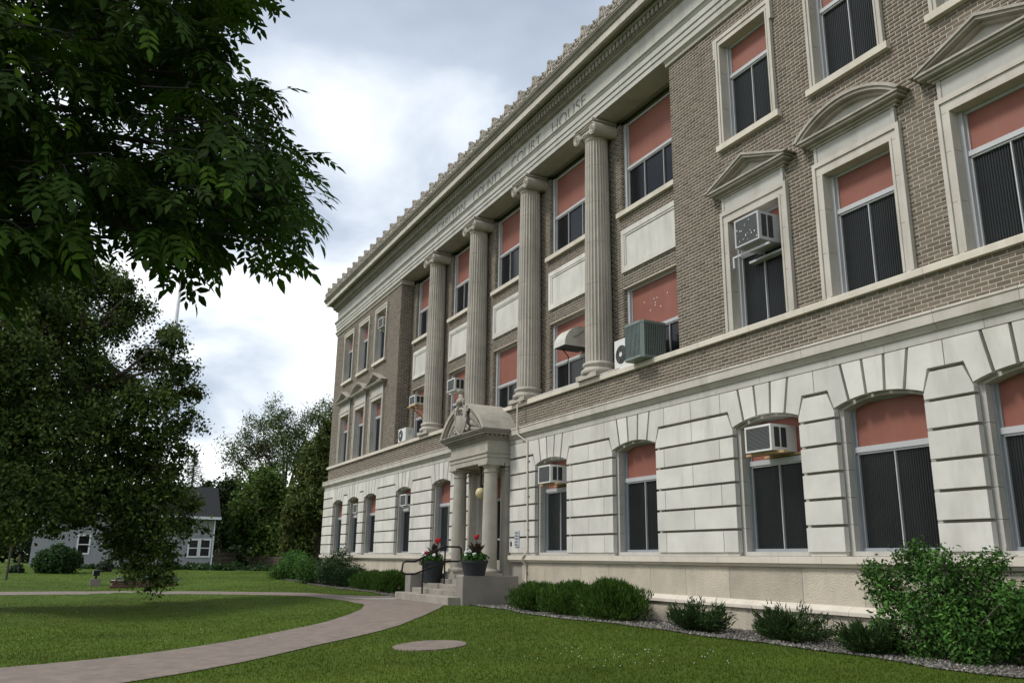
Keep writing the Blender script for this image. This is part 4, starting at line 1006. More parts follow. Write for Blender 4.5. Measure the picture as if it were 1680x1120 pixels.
# hanging globe
t = thing('porch_lamp', 'round cream glass globe lamp hanging inside the entrance portico', 'lamp', (S(0), -.33, 1.82))
b = MB(); b.sphere((0, 0, 0), .15, 20, 12, 0, (1, 1, 1.08)); b.build('globe', 'globe', t, smooth=True)
b = MB(); b.tube([(0, 0, .15), (0, 0, .73)], .018, 8); b.lathe([(.07, .13), (.075, .17), (.05, .21), (.02, .24)], 0, 0, 14); b.lathe([(.06, .70), (.06, .73)], 0, 0, 14); b.build('stem', 'black_metal', t)
# birds droppings-like dots on the red panel: small round fixing caps
b = MB()
for (px_, py_) in ((1057, 496), (1073, 490), (1078, 488), (1094.8, 479.8), (1075.2, 496), (1075, 500.2), (1084, 502), (1067, 509)):
    p = pl(px_, py_, REC + .175); b.sphere(p, .016, 7, 5, 0, (1, .4, 1))
b.build('fixing_caps', 'house_trim', ch)
# ================================================================== PLANTERS
def planter(base, r0, r1, h, label, seed, rect=False):
    rr = random.Random(seed); rg = np.random.default_rng(seed)
    t = thing('planter', label, 'planter', base)
    b = MB(); b.lathe([(r0, 0), (r0 * 1.02, .02), (r1 * .95, h - .07), (r1, h - .065), (r1 * 1.02, h), (r1 * .93, h), (r1 * .9, h - .05)], 0, 0, 28); b.build('pot', 'planter', t, smooth=False)
    b = MB(); b.lathe([(r1 * .89, h - .06), (.01, h - .04)], 0, 0, 20); b.build('soil', 'soil', t)
    P = []; 
    o = crown('foliage', [((0, 0, h + .06), (r1 * .95, r1 * .95, .16)), ((-.08, 0, h + .14), (r1 * .6, r1 * .6, .14))], 900, .07, [(.03, .09, .015), (.045, .12, .02)], t, seed, aspect=.7)
    b = MB()
    for k in range(20):
        a_ = rr.uniform(0, 6.28); L_ = rr.uniform(.30, .50); tilt = rr.uniform(.1, .75); d_ = Vector((math.cos(a_) * math.sin(tilt), math.sin(a_) * math.sin(tilt), math.cos(tilt))); s_ = Vector((.08, 0, h + .08)); w_ = rr.uniform(.045, .075)
        si = d_.cross(Vector((0, 0, 1))).normalized(); e_ = s_ + d_ * L_
        m1, m2 = s_ + d_ * L_ * .45, s_ + d_ * L_ * .75
        b.add([s_, m1 - si * w_, m1 - Vector((0, 0, .02)), m1 + si * w_, m2 - si * w_ * .8, m2 - Vector((0, 0, .02)), m2 + si * w_ * .8, e_ - Vector((0, 0, .05))], [(0, 2, 1), (0, 3, 2), (1, 2, 5, 4), (2, 3, 6, 5), (4, 5, 7), (5, 6, 7)])
    b.build('canna_leaves', 'leaf_bronze', t)
    def bloom(p, r, m, nme, n=10):
        b = MB()
        for k in range(n):
            v = Vector((rr.gauss(0, 1), rr.gauss(0, 1), rr.gauss(0, .8))).normalized() * r * .6; b.sphere(Vector(p) + v, r * .5, 6, 4)
        b.build(nme, m, t)
    return t, bloom, h
bp_ = pl(709.5, 951, -1.15); bp_.y = -1.15
t, bloom, h = planter((bp_.x, -1.15, -.65), .23, .33, .60, 'tall dark round planter with red and white flowers standing on the steps', 5)
bloom((.55, -.1, h + .55), .085, 'petal_red', 'red_flower', 14); b = MB(); b.tube([(.1, 0, h), (.35, -.05, h + .3), (.55, -.1, h + .5)], .008, 5); b.build('flower_stem', 'leaf_bronze', t)
bloom((-.20, -.15, h + .20), .08, 'petal_red', 'red_flower'); bloom((-.36, -.1, h + .09), .055, 'petal_white', 'white_flower'); bloom((.16, -.28, h + .14), .05, 'petal_white', 'white_flower'); bloom((.30, -.1, h + .16), .05, 'petal_white', 'white_flower'); bloom((-.05, -.3, h + .2), .05, 'petal_white', 'white_flower')
crown('trailing_vine', [((-.36, -.1, h - .12), (.06, .10, .22)), ((.05, -.34, h - .04), (.22, .06, .08))], 260, .05, [(.09, .13, .06), (.05, .10, .03)], t, 9)
t, bloom, h = planter((-19.84, -1.3, -.389), .26, .345, .37, 'low dark planter with bronze leaves and red bloom on the right cheek wall', 6)
bloom((.10, .0, h + .58), .07, 'petal_red', 'red_flower', 14); b = MB(); b.tube([(.0, 0, h), (.08, .0, h + .3), (.10, .0, h + .55)], .008, 5); b.build('flower_stem', 'leaf_bronze', t)
for q in ((-.20, -.15, .20), (-.08, -.22, .12), (.12, -.2, .22), (.2, -.1, .15), (-.22, .0, .24)): bloom((q[0], q[1], h + q[2]), .05, 'petal_white', 'white_flower')
# ================================================================== SHRUBS
def feather(loc, rx, ry, h, label, seed, n=6500, cols=((.042, .092, .012), (.072, .145, .02), (.028, .060, .010)), size=.11, aspect=.13, cat='shrub', tops=5, name='yew_bush', spread=.5):
    t = thing(name, label, cat, loc); rg = np.random.default_rng(seed)
    blobs = [((0, 0, h * .42), (rx, ry, h * .50))] + [((rg.uniform(-.6, .6) * rx, rg.uniform(-.5, .3) * ry, h * rg.uniform(.5, .72)), (rx * .4, ry * .45, h * .30)) for _ in range(tops)]
    P, Q, I = cloud_points(blobs, n, rg, .6)
    up = Q * spread + np.array([0, 0, 1.0]) + rg.normal(size=Q.shape) * .28; up /= np.linalg.norm(up, axis=1, keepdims=True)
    side = np.cross(up, rg.normal(size=up.shape)); side /= np.linalg.norm(side, axis=1, keepdims=True) + 1e-9
    s = size * rg.uniform(.6, 1.4, len(P))[:, None]
    V = np.stack([P - side * s * aspect, P + side * s * aspect, P + up * s], 1).reshape(-1, 3); V[:, 2] = np.maximum(V[:, 2], .0)
    F_ = np.arange(len(P) * 3).reshape(-1, 3); c = np.array(cols)[rg.integers(0, len(cols), len(P))] * rg.uniform(.7, 1.3, (len(P), 1))
    np_mesh('foliage', V, F_, 3, 'leaf', np.repeat(c, 3, 0), t)
    b = MB()
    for k in range(6): a_ = k * 1.05; b.tube([(0, 0, 0), (math.cos(a_) * rx * .3, math.sin(a_) * ry * .3, h * .3), (math.cos(a_) * rx * .5, math.sin(a_) * ry * .5, h * .6)], [.02, .015, .006], 5)
    b.build('stem', 'bark', t); return t
def spot(px, py, Y, dz=0): p = pl(px, py, Y); return (p.x, Y, T(p.x, Y))
for i, (px_, pt, w_, lab) in enumerate(((884, 955, .80, 'feathery green yew bush touching the right cheek wall of the steps'), (938, 952, .80, 'feathery green yew bush in the middle of the three right of the steps'), (1006, 950, .88, 'rounded feathery green yew bush at the right end of the yew row'))):
    p = pl(px_, 990, -.85); top_ = pl(px_, pt, -.85)
    feather((p.x, -.85, T(p.x, -.85)), w_, .60, top_.z - T(p.x, -.85) - .02, lab, 40 + i, 17000, size=.075)
for i, (px_, pt, w_, lab) in enumerate(((640, 934, 1.05, 'feathery yew bush beside the left cheek wall of the steps'), (606, 936, 1.15, 'feathery yew bush second to the left of the steps'))):
    p = pl(px_, 960, -.8); top_ = pl(px_, pt, -.8)
    feather((p.x, -.8, T(p.x, -.8)), w_, .6, top_.z - T(p.x, -.8), lab, 50 + i, 11000, size=.09)
p = pl(557, 955, -.9); feather((p.x, -.9, T(p.x, -.9)), 2.2, .6, .72, 'low dark spreading yew under the leafy shrub at the left wing', 55, 6000, ((.018, .04, .012), (.012, .028, .01)), .12)
def juniper(loc, rx, ry, h, label, seed, n=46):
    t = thing('juniper', label, 'juniper', loc); rg = np.random.default_rng(seed); b = MB(); PP = []; UU = []
    for k in range(n):
        a_ = rg.uniform(0, 6.283); el = rg.uniform(.18, 1.25); L_ = rg.uniform(.65, 1.0)
        e_ = np.array([math.cos(a_) * rx * math.cos(el) * 1.15, math.sin(a_) * ry * math.cos(el) * 1.1, h * (.25 + .75 * math.sin(el))]) * L_
        b.tube([(0, 0, 0), tuple(e_ * np.array([.5, .5, .35])), tuple(e_)], [.012, .008, .003], 4)
        m_ = 130; u = rg.random(m_) ** .7
        q = np.outer(u, e_) * np.stack([np.ones(m_), np.ones(m_), .45 + .55 * u], 1) + rg.normal(size=(m_, 3)) * .035
        d = e_ / np.linalg.norm(e_) + rg.normal(size=(m_, 3)) * .45 + np.array([0, 0, .25]); PP.append(q); UU.append(d)
    P, U = np.concatenate(PP), np.concatenate(UU); U /= np.linalg.norm(U, axis=1, keepdims=True)
    side = np.cross(U, rg.normal(size=U.shape)); side /= np.linalg.norm(side, axis=1, keepdims=True) + 1e-9; s = rg.uniform(.05, .11, (len(P), 1))
    V = np.stack([P - side * s * .13, P + side * s * .13, P + U * s], 1).reshape(-1, 3); V[:, 2] = np.maximum(V[:, 2], .01)
    c = np.array([(.026, .055, .013), (.038, .078, .018), (.018, .038, .011)])[rg.integers(0, 3, len(P))] * rg.uniform(.75, 1.3, (len(P), 1))
    np_mesh('foliage', V, np.arange(len(P) * 3).reshape(-1, 3), 3, 'leaf', np.repeat(c, 3, 0), t); b.build('stem', 'bark', t)
for px_, py_, rx, h, lab, sd_ in ((1126, 1036, .72, .52, 'low dark spreading juniper next to the yew row on gravel', 60), (1280, 1054, .86, .52, 'wide low dark juniper in the middle of the gravel bed', 61), (1408, 1074, .46, .42, 'small dark juniper partly behind the big leafy shrub', 62)):
    g = ground_at(px_, py_); juniper((g.x, g.y + .25, T(g.x, g.y)), rx, .55, h, lab, sd_)
# small grass tufts by the wall
def leafy(loc, blobs, n, size, cols, label, seed, name='leafy_shrub', cat='shrub', tuft=5, stems=9):
    t = thing(name, label, cat, loc)
    crown('foliage', blobs, n, size, cols, t, seed, tuft=tuft, tr=size * .8, aspect=.5, up=.5, shell=.35)
    b = MB(); rr = random.Random(seed)
    for k in range(stems):
        c, r = blobs[k % len(blobs)]; c = Vector(c); e_ = c + Vector((rr.uniform(-.3, .3), rr.uniform(-.2, .2), (r[2] if hasattr(r, '__len__') else r) * .8))
        b.tube([(rr.uniform(-.12, .12), rr.uniform(-.1, .1), 0), tuple(c * .5), tuple(c), tuple(e_)], [.016, .012, .008, .003], 5)
    b.build('stem', 'bark', t); return t
def lblobs(loc, pts, Y):
    o = []
    for px_, py_, rp in pts:
        dy = R.uniform(-.2, .2); p = pl(px_, py_, Y + dy); d = M[2] @ (np.array(p) - CAM); r_ = rp * d / F; o.append(((p.x - loc[0], p.y - loc[1], p.z - loc[2]), (r_ * 1.12, r_ * .95, r_)))
    return o
g = ground_at(1535, 1085); loc = (g.x, g.y + .2, T(g.x, g.y))
pts = [(1448, 952, 34), (1470, 990, 40), (1500, 925, 34), (1508, 905, 18), (1545, 945, 40), (1572, 985, 46), (1520, 1000, 44), (1610, 935, 30), (1632, 925, 22), (1625, 985, 40), (1640, 1020, 42), (1580, 1045, 46), (1520, 1060, 36), (1480, 1075, 26), (1450, 1040, 26), (1450, 1075, 18), (1600, 1080, 30), (1655, 975, 20), (1550, 910, 14), (1430, 935, 16), (1560, 1020, 40)]
leafy(loc, [(c_, tuple(q * .86 for q in r_)) for c_, r_ in lblobs(loc, pts, loc[1])], 14500, .064, [(.05, .125, .022), (.068, .165, .03), (.032, .08, .016), (.09, .20, .038)], 'tall bright green leafy shrub at the right end of the gravel bed', 70, stems=30)
g = ground_at(1690, 1095); loc = (g.x, g.y + .1, T(g.x, g.y))
leafy(loc, lblobs(loc, [(1672, 1000, 26), (1690, 1040, 40), (1700, 985, 22), (1650, 1060, 22), (1720, 1000, 40), (1740, 1060, 40)], loc[1]), 6000, .068, [(.035, .10, .018), (.05, .135, .025), (.07, .17, .03)], 'leafy green shrub cut off by the right edge', 71)
# shrubs at the left wing
for px_, w_, hgt, Y, cols, lab, sd_ in ((546, 1.2, 1.45, -.9, ((.04, .085, .025), (.03, .06, .02)), 'tall loose green shrub at the left corner of the court house', 80), (577, .6, .8, -.6, ((.05, .085, .03), (.035, .06, .02)), 'thin small shrub against the stone base of the left wing', 81), (512, 1.6, .95, -1.2, ((.05, .12, .02), (.035, .08, .015)), 'bushy green shrub beyond the left corner of the court house', 82), (482, 1.9, 1.2, -1.0, ((.06, .15, .022), (.04, .10, .018)), 'bright green shrub farthest left in the border', 83), (466, 1.0, .65, -1.4, ((.07, .16, .03), (.05, .11, .02)), 'low pale green bush in front of the farthest border shrub', 84)):
    p = pl(px_, 945, Y); z = T(p.x, Y); loc = (p.x, Y, z)
    bl = [((R.uniform(-.5, .5) * w_, R.uniform(-.3, .3), R.uniform(.3, .8) * hgt), (w_ * .5, .45, hgt * .3)) for _ in range(7)] + [((0, 0, hgt * .4), (w_ * .8, .6, hgt * .4))]
    leafy(loc, bl, 3600, .10, cols, lab, sd_)
# ================================================================== HOUSE, FENCE, FAR GARDEN
HD = 62.0
def hpt(px, py, d=HD): return at(px, py, d)
hb = hpt(345, 928); hl = hpt(47, 925); hr_ = hpt(367, 793)
# local frame: u along the visible front, v away from the camera
u = Vector((hb.x - hl.x, hb.y - hl.y, 0)).normalized(); v = Vector((hb.x, hb.y + 10.4, 0)).normalized(); v = (v - u * v.dot(u)).normalized()
Lh = (hb - hl).length; zb = -1.1; ze = hpt(356, 846).z; zr = hpt(367, 793).z
house = thing('house', 'small grey sided house with dark shingle roof behind the linden tree', 'house', (hl.x, hl.y, zb))
MH = Matrix(((u.x, v.x, 0, hl.x), (u.y, v.y, 0, hl.y), (0, 0, 1, 0), (0, 0, 0, 1)))
def hm(bb, name, m, parent=house):
    bb.v = [tuple(MH @ Vector(p)) for p in bb.v]; o = bb.build(name, m, parent)
    o.matrix_parent_inverse = house.matrix_basis.inverted() if parent is house else Matrix.Identity(4)
    if parent is house: o.matrix_parent_inverse = Matrix.Translation((-hl.x, -hl.y, -zb))
    return o
Dh = 8.0
b = MB(); b.box(0, Lh, 0, Dh, zb, ze - .02); b.add([(Lh - .001, 0, ze - .02), (Lh - .001, Dh, ze - .02), (Lh - .001, Dh / 2, zr)], [(0, 1, 2)]); b.add([(0, 0, ze - .02), (0, Dh / 2, zr), (0, Dh, ze - .02)], [(0, 1, 2)]); hw_o = hm(b, 'wall', 'house_wall')
nb_ = 22
for k in range(nb_):
    z0_ = zb + .35 + (ze - zb - .4) * k / nb_; z1_ = zb + .35 + (ze - zb - .4) * (k + 1) / nb_
    b = MB(); b.add([(0, -.035, z0_), (Lh + .03, -.035, z0_), (Lh + .03, -.008, z1_), (0, -.008, z1_), (0, 0, z0_), (Lh + .03, 0, z0_)], [(0, 1, 2, 3), (4, 5, 1, 0)]); hm(b, 'siding_board', 'house_wall', hw_o)
b = MB(); ov = .45
for s_ in (0, 1):
    y0_, y1_ = (-ov, Dh / 2) if s_ == 0 else (Dh + ov, Dh / 2); ee = ze - .10
    b.add([(-ov, y0_, ee), (Lh + .35, y0_, ee), (Lh + .35, y1_, zr), (-ov, y1_, zr), (-ov, y0_, ee - .12), (Lh + .35, y0_, ee - .12), (Lh + .35, y1_, zr - .12), (-ov, y1_, zr - .12)], [(0, 1, 2, 3), (4, 7, 6, 5), (0, 4, 5, 1), (1, 5, 6, 2), (2, 6, 7, 3), (3, 7, 4, 0)])
hm(b, 'roof', 'house_roof')
b = MB(); b.box(-ov, Lh + .37, -ov - .06, -ov - .003, ze - .26, ze - .09); b.box(Lh - .02, Lh + .06, -.06, .02, zb + .3, ze - .1); hm(b, 'trim', 'house_trim')
b = MB(); b.box(-.03, Lh + .03, -.05, .05, zb - .2, zb + .33); hm(b, 'foundation', 'grey_frame')
MHi = MH.inverted()
def hwin(pxa, pxb, pya, pyb, split):
    A = MHi @ hpt(pxa, pya, HD); B = MHi @ hpt(pxb, pyb, HD)
    def onwall(px, py):
        r = Vector(ray(px, py)); o_ = MHi @ Vector(CAM); d_ = (MHi.to_3x3()) @ r; k = (0 - o_.y) / d_.y; return o_ + d_ * k
    A, B = onwall(pxa, pya), onwall(pxb, pyb); x0, x1 = sorted((A.x, B.x)); z0, z1 = sorted((A.z, B.z))
    b = MB(); f_ = .10
    b.box(x0, x0 + f_, -.09, .0, z0, z1); b.box(x1 - f_, x1, -.09, .0, z0, z1); b.box(x0 + f_, x1 - f_, -.09, .0, z0, z0 + f_); b.box(x0 + f_, x1 - f_, -.09, .0, z1 - f_, z1); b.box(x0 + f_, x1 - f_, -.07, -.01, (z0 + z1) / 2 - .03, (z0 + z1) / 2 + .03)
    wo = hm(b, 'window', 'house_trim'); b = MB(); b.box(x0 + f_, x1 - f_, -.05, -.02, z0 + f_, z1 - f_); hm(b, 'pane', 'dark_pane_plain', wo)
for a_ in ((328, 344, 883, 914), (309, 324.5, 883, 914), (128, 146, 876, 909), (236, 245, 893, 911)): hwin(*a_, True)
b = MB(); cpt = MHi @ hpt(279, 790, HD); b.box(cpt.x - .3, cpt.x + .3, Dh / 2 - .3, Dh / 2 + .3, zr - .5, zr + .75); b.box(cpt.x - .36, cpt.x + .36, Dh / 2 - .36, Dh / 2 + .36, zr + .75, zr + .85); hm(b, 'chimney', 'chimney_brick')
def boards(px0, px1, d0, d1, ytop, rows, label, seed):
    a_, c_ = at(px0, 930, d0), at(px1, 930, d1); ln = math.hypot(c_.x - a_.x, c_.y - a_.y); ang = math.atan2(c_.y - a_.y, c_.x - a_.x); zg = T(a_.x, a_.y); h = at(px0, ytop, d0).z - zg
    t = thing('wooden_fence', label, 'fence', (a_.x, a_.y, zg), ang); rr = random.Random(seed); np_ = max(2, int(ln / 2.4)); pm = None
    for k in range(np_ + 1): x = ln * k / np_; box_mesh('post', 'dark_wood', x - .06, x + .06, -.02, .1, -.2, h + .12, t)
    for k in range(np_):
        for j in range(rows): z = h * (j + .1) / rows; box_mesh('fence_board', 'dark_wood', ln * k / np_ + .01, ln * (k + 1) / np_ - .01, -.05 - rr.uniform(0, .01), -.02, z, z + h / rows * .82, t)
boards(345, 384, 64, 66, 905, 4, 'short weathered board fence beside the grey house', 1)
boards(408, 470, 66, 62, 912, 5, 'dark horizontal board fence behind the border shrubs', 2)
# flagpole with flag
fp = at(239, 940, 45); fp.z = T(fp.x, fp.y)
t = thing('flagpole', 'tall slender white flagpole rising behind the linden tree', 'flagpole', fp)
b = MB(); b.tube([(0, 0, -.1), (0, 0, 6), (0, 0, 21.6)], [.14, .12, .07], 12); b.build('pole', 'pole_white', t, smooth=True); b = MB(); b.sphere((0, 0, 21.75), .15, 10, 6); b.build('finial', 'pole_white', t)
t = thing('flag', 'striped red and white flag with blue corner glimpsed through leaves', 'flag', (fp.x, fp.y, fp.z + 19.4))
n = 16; FW, FHt = 3.2, 1.9; fd = Vector((.8, .45, 0)).normalized(); fs = Vector((-fd.y, fd.x, 0))
def fpnt(a_, c_): return Vector((0, 0, 0)) + fd * (a_ * FW * .8 + .08) + fs * (.16 * math.sin(a_ * 9 + c_ * 2) * (a_ + .2)) + Vector((0, 0, FHt * (c_) - .55 * a_ * a_ - .2 * a_))
for si in range(13):
    b = MB(); c0, c1 = si / 13, (si + 1) / 13; a0 = .4 if si >= 6 else 0.
    vs = [fpnt(a0 + (1 - a0) * k / n, c0) for k in range(n + 1)] + [fpnt(a0 + (1 - a0) * k / n, c1) for k in range(n + 1)]
    b.add(vs, [(k, k + 1, n + 2 + k, n + 1 + k) for k in range(n)]); b.build('stripe', 'flag_red' if si % 2 == 0 else 'flag_white', t)
b = MB(); vs = [fpnt(.4 * k / 8, 6 / 13) for k in range(9)] + [fpnt(.4 * k / 8, 1) for k in range(9)]; b.add(vs, [(k, k + 1, 10 + k, 9 + k) for k in range(8)]); b.build('canton', 'flag_blue', t)
# low brick planter, floodlight, post
a_, c_ = at(181, 951, 38), at(287, 948, 38); ln = (c_ - a_).length; zg = T(a_.x, a_.y); ang = math.atan2(c_.y - a_.y, c_.x - a_.x)
t = thing('brick_planter', 'low red brick planting bed under the hanging linden branch', 'planter', (a_.x, a_.y, zg), ang)
nb_ = 14
for r_ in range(3):
    for k in range(nb_):
        x0_ = ln * (k + (.5 if r_ % 2 else 0)) / nb_; x1_ = min(ln, x0_ + ln / nb_ - .012)
        box_mesh('brick', 'red_brick', x0_, x1_, 0, .2, .005 + r_ * .10, .095 + r_ * .10, t)
box_mesh('core', 'mortar', .01, ln - .01, .012, 1.4, -.1, .29, t)
o = crown('foliage', [((ln * .8, .6, .35), (.7, .4, .18)), ((ln * .35, .6, .33), (.8, .4, .16))], 900, .10, [(.16, .20, .16), (.08, .12, .06)], t, 90)
g = at(157, 950, 40); t = thing('floodlight', 'small ground floodlight on a concrete block in the far lawn', 'floodlight', (g.x, g.y, T(g.x, g.y)))
b = MB(); b.box(-.25, .25, -.2, .2, -.1, .28); b.build('base', 'concrete', t); b = MB(); b.box(-.04, .04, -.04, .04, .28, .4); b.box(-.3, .3, -.12, .12, .4, .62); b.build('lamp_head', 'black_metal', t); b = MB(); b.box(-.26, .26, -.135, -.122, .44, .58); b.build('lens', 'plaque', t)
g = at(10, 950, 44); t = thing('metal_post', 'thin dark metal post standing at the far left of the lawn', 'post', (g.x, g.y, T(g.x, g.y))); b = MB(); b.tube([(0, 0, -.1), (.03, 0, 1.9)], .05, 6); b.build('post', 'bark', t)
# low planting in front of the house
def far_blobs(lst, asp=(1.1, 1.0, 1.0)):
    o = []
    for px_, py_, rp, d in lst:
        p = at(px_, py_, d); dep = M[2] @ (np.array(p) - CAM); r_ = rp * dep / F; o.append(((p.x, p.y, p.z), (r_ * asp[0], r_ * asp[1], r_ * asp[2])))
    return o
rr = random.Random(4)
lst = [(x, 936 + rr.uniform(-5, 4), rr.uniform(7, 12), 56 + rr.uniform(-2, 2)) for x in range(140, 470, 9)]
kind(crown('ground_planting', far_blobs(lst, (1.2, 1, 1)), 15000, .20, [(.035, .07, .02), (.05, .10, .025), (.025, .05, .018)], None, 91), 'stuff')
lst = [(x, 944 + rr.uniform(-1, 1), 4.5, 50 + rr.uniform(-.5, .5)) for x in range(-60, 470, 6)]
kind(crown('border_cover', far_blobs(lst, (1.4, 1, 1)), 14000, .12, [(.13, .15, .03), (.09, .12, .03), (.05, .08, .02)], None, 92), 'stuff')
for px_, py_, d, lst, lab, cols, sd_, n in (
    (95, 945, 50, [(95, 920, 26, 50), (75, 922, 20, 50), (115, 920, 20, 50), (95, 908, 16, 50)], 'round clipped dark green bush in front of the grey house', [(.022, .055, .014), (.03, .07, .018)], 93, 7000),
    (28, 942, 50, [(28, 935, 10, 50), (20, 938, 7, 50)], 'small grey green bush left of the round clipped bush', [(.05, .075, .04), (.035, .055, .03)], 94, 1200),
    (175, 940, 52, [(175, 928, 10, 52), (168, 934, 8, 52)], 'small flowering shrub right of the round clipped bush', [(.10, .10, .09), (.04, .065, .03)], 95, 1500)):
    g = at(px_, py_, d); t = thing('garden_bush', lab, 'bush', (g.x, g.y, T(g.x, g.y))); rel(crown('foliage', far_blobs(lst), n, .16, cols, t, sd_), t); b = MB(); b.tube([(0, 0, -.1), (0, 0, .9)], .05, 6); b.build('stem', 'bark', t)
# ================================================================== TREES
def tree(name, label, base, tops, blobs, n, size, cols, seed, r0, tuft=0, tr=.25, group=None, up=.35, nb=5, aspect=.6, shell=.55, core=0):
    t = thing(name, label, 'tree', base, 0, group)
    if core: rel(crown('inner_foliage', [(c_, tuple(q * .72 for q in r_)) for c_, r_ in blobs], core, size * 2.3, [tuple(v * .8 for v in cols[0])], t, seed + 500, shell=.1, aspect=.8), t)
    rel(crown('crown', blobs, n, size, cols, t, seed, tuft=tuft, tr=tr, up=up, aspect=aspect, shell=shell), t)
    rel(limbs(t, base, tops, r0, seed=seed, nb=nb), t); return t
# linden at the left
B0 = [(-10, 455, 95), (110, 470, 70), (170, 462, 42), (215, 505, 38), (190, 535, 36), (100, 545, 80), (-60, 560, 120), (20, 620, 100), (130, 640, 62), (205, 632, 32), (248, 590, 36), (282, 560, 26), (280, 545, 18), (300, 605, 24), (285, 640, 36), (318, 645, 16), (240, 660, 46), (170, 690, 60), (60, 720, 100), (-60, 720, 120), (190, 750, 62), (250, 725, 42), (292, 700, 28), (300, 740, 20), (235, 775, 40), (150, 800, 66), (50, 815, 84), (-60, 830, 90), (215, 830, 46), (270, 805, 34), (300, 822, 26), (318, 830, 12), (255, 860, 38), (300, 862, 24), (200, 880, 36), (240, 905, 32), (272, 900, 22), (225, 930, 20), (250, 942, 18), (245, 965, 9), (200, 908, 18), (276, 926, 14), (212, 950, 12), (272, 950, 8), (336, 868, 8), (332, 700, 8), (210, 470, 18), (262, 960, 7), (130, 850, 26), (90, 868, 14), (15, 875, 22), (180, 870, 16), (285, 770, 20), (310, 680, 14), (150, 600, 40), (60, 500, 60)]
rr = random.Random(5)
blobs = []
for a_, c_, r_ in B0:
    d = 27 + rr.uniform(-1.6, 1.6) - (0 if a_ > 100 else 1); p = at(a_, c_, d); dep = M[2] @ (np.array(p) - CAM); k = r_ * dep / F; blobs.append(((p.x, p.y, p.z), (k * 1.05, k * 1.05, k * .85)))
base = at(-150, 985, 27); base.z = T(base.x, base.y)
tops = [at(a_, c_, 27) for a_, c_ in ((60, 480), (190, 520), (270, 600), (20, 650), (240, 700), (150, 780), (270, 840), (220, 900), (-60, 500), (-80, 760))]
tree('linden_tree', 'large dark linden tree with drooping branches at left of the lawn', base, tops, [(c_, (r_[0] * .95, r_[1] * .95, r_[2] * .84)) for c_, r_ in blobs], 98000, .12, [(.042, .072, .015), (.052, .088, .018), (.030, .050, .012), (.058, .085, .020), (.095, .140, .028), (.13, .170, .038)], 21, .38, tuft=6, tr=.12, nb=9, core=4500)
# airy tree behind
def bt(lst, d, sp, seed): 
    r_ = random.Random(seed); return far_blobs([(a_, c_, q, d + r_.uniform(-sp, sp)) for a_, c_, q in lst])
L_ = [(455, 690, 16), (430, 700, 14), (405, 715, 12), (385, 735, 12), (378, 755, 10), (400, 760, 12), (420, 740, 16), (440, 730, 18), (465, 720, 20), (490, 710, 16), (505, 690, 12), (520, 680, 12), (535, 690, 14), (545, 670, 12), (540, 720, 16), (510, 740, 20), (480, 750, 20), (450, 765, 18), (430, 785, 16), (470, 680, 9), (410, 690, 8), (445, 668, 6), (392, 780, 8), (500, 770, 16), (368, 740, 6), (365, 720, 4), (455, 655, 5), (530, 662, 6)]
g = at(470, 930, 72); g.z = T(g.x, g.y)
tree('airy_tree', 'tall airy tree with open branches rising behind the darker trees', g, [at(a_, c_, 72) for a_, c_ in ((455, 680), (400, 720), (380, 750), (430, 720), (490, 700), (520, 675), (545, 680), (440, 760), (500, 750))], bt(L_, 72, 2, 1), 24000, .17, [(.085, .125, .036), (.065, .10, .028), (.11, .15, .045)], 22, .26, tuft=4, tr=.3, nb=16, shell=.2)
g = at(425, 935, 66); g.z = T(g.x, g.y)
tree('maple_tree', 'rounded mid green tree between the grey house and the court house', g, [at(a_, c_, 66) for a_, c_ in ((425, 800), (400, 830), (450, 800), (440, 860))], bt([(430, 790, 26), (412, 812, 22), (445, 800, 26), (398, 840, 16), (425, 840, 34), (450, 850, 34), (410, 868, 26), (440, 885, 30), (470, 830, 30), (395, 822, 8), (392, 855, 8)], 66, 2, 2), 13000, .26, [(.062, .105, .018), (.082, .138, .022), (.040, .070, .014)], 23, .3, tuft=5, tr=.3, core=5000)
g = at(515, 940, 56); g.z = T(g.x, g.y)
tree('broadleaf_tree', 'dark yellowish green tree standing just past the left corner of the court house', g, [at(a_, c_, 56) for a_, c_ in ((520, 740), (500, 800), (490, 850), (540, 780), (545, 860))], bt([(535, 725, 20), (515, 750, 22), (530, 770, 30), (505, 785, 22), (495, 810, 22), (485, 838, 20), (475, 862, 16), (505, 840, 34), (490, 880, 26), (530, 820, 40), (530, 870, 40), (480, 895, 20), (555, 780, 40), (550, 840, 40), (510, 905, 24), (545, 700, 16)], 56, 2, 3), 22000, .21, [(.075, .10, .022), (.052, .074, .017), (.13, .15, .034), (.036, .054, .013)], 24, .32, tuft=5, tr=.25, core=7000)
g = at(362, 935, 80); g.z = T(g.x, g.y)
tree('shade_tree', 'dark tree behind the right end of the grey house roof', g, [at(a_, c_, 80) for a_, c_ in ((360, 810), (375, 830), (390, 860))], bt([(362, 812, 20), (378, 805, 22), (345, 818, 16), (385, 840, 26), (365, 860, 30), (390, 880, 30), (340, 800, 10), (372, 895, 24)], 80, 2, 4), 9000, .3, [(.024, .042, .012), (.032, .055, .014)], 25, .3, tuft=5, tr=.3, core=4000)
rr = random.Random(8)
lst = [(x, 870 + rr.uniform(-25, 35), rr.uniform(22, 34), 92 + rr.uniform(-4, 4)) for x in range(335, 580, 13)] + [(x, rr.uniform(860, 930), rr.uniform(18, 30), 84 + rr.uniform(-3, 3)) for x in range(-160, 70, 12)] + [(x, rr.uniform(905, 925), 14, 74) for x in range(370, 480, 9)]
kind(crown('far_wood', far_blobs(lst), 26000, .38, [(.018, .030, .010), (.024, .040, .012), (.03, .050, .014)], None, 26), 'stuff')
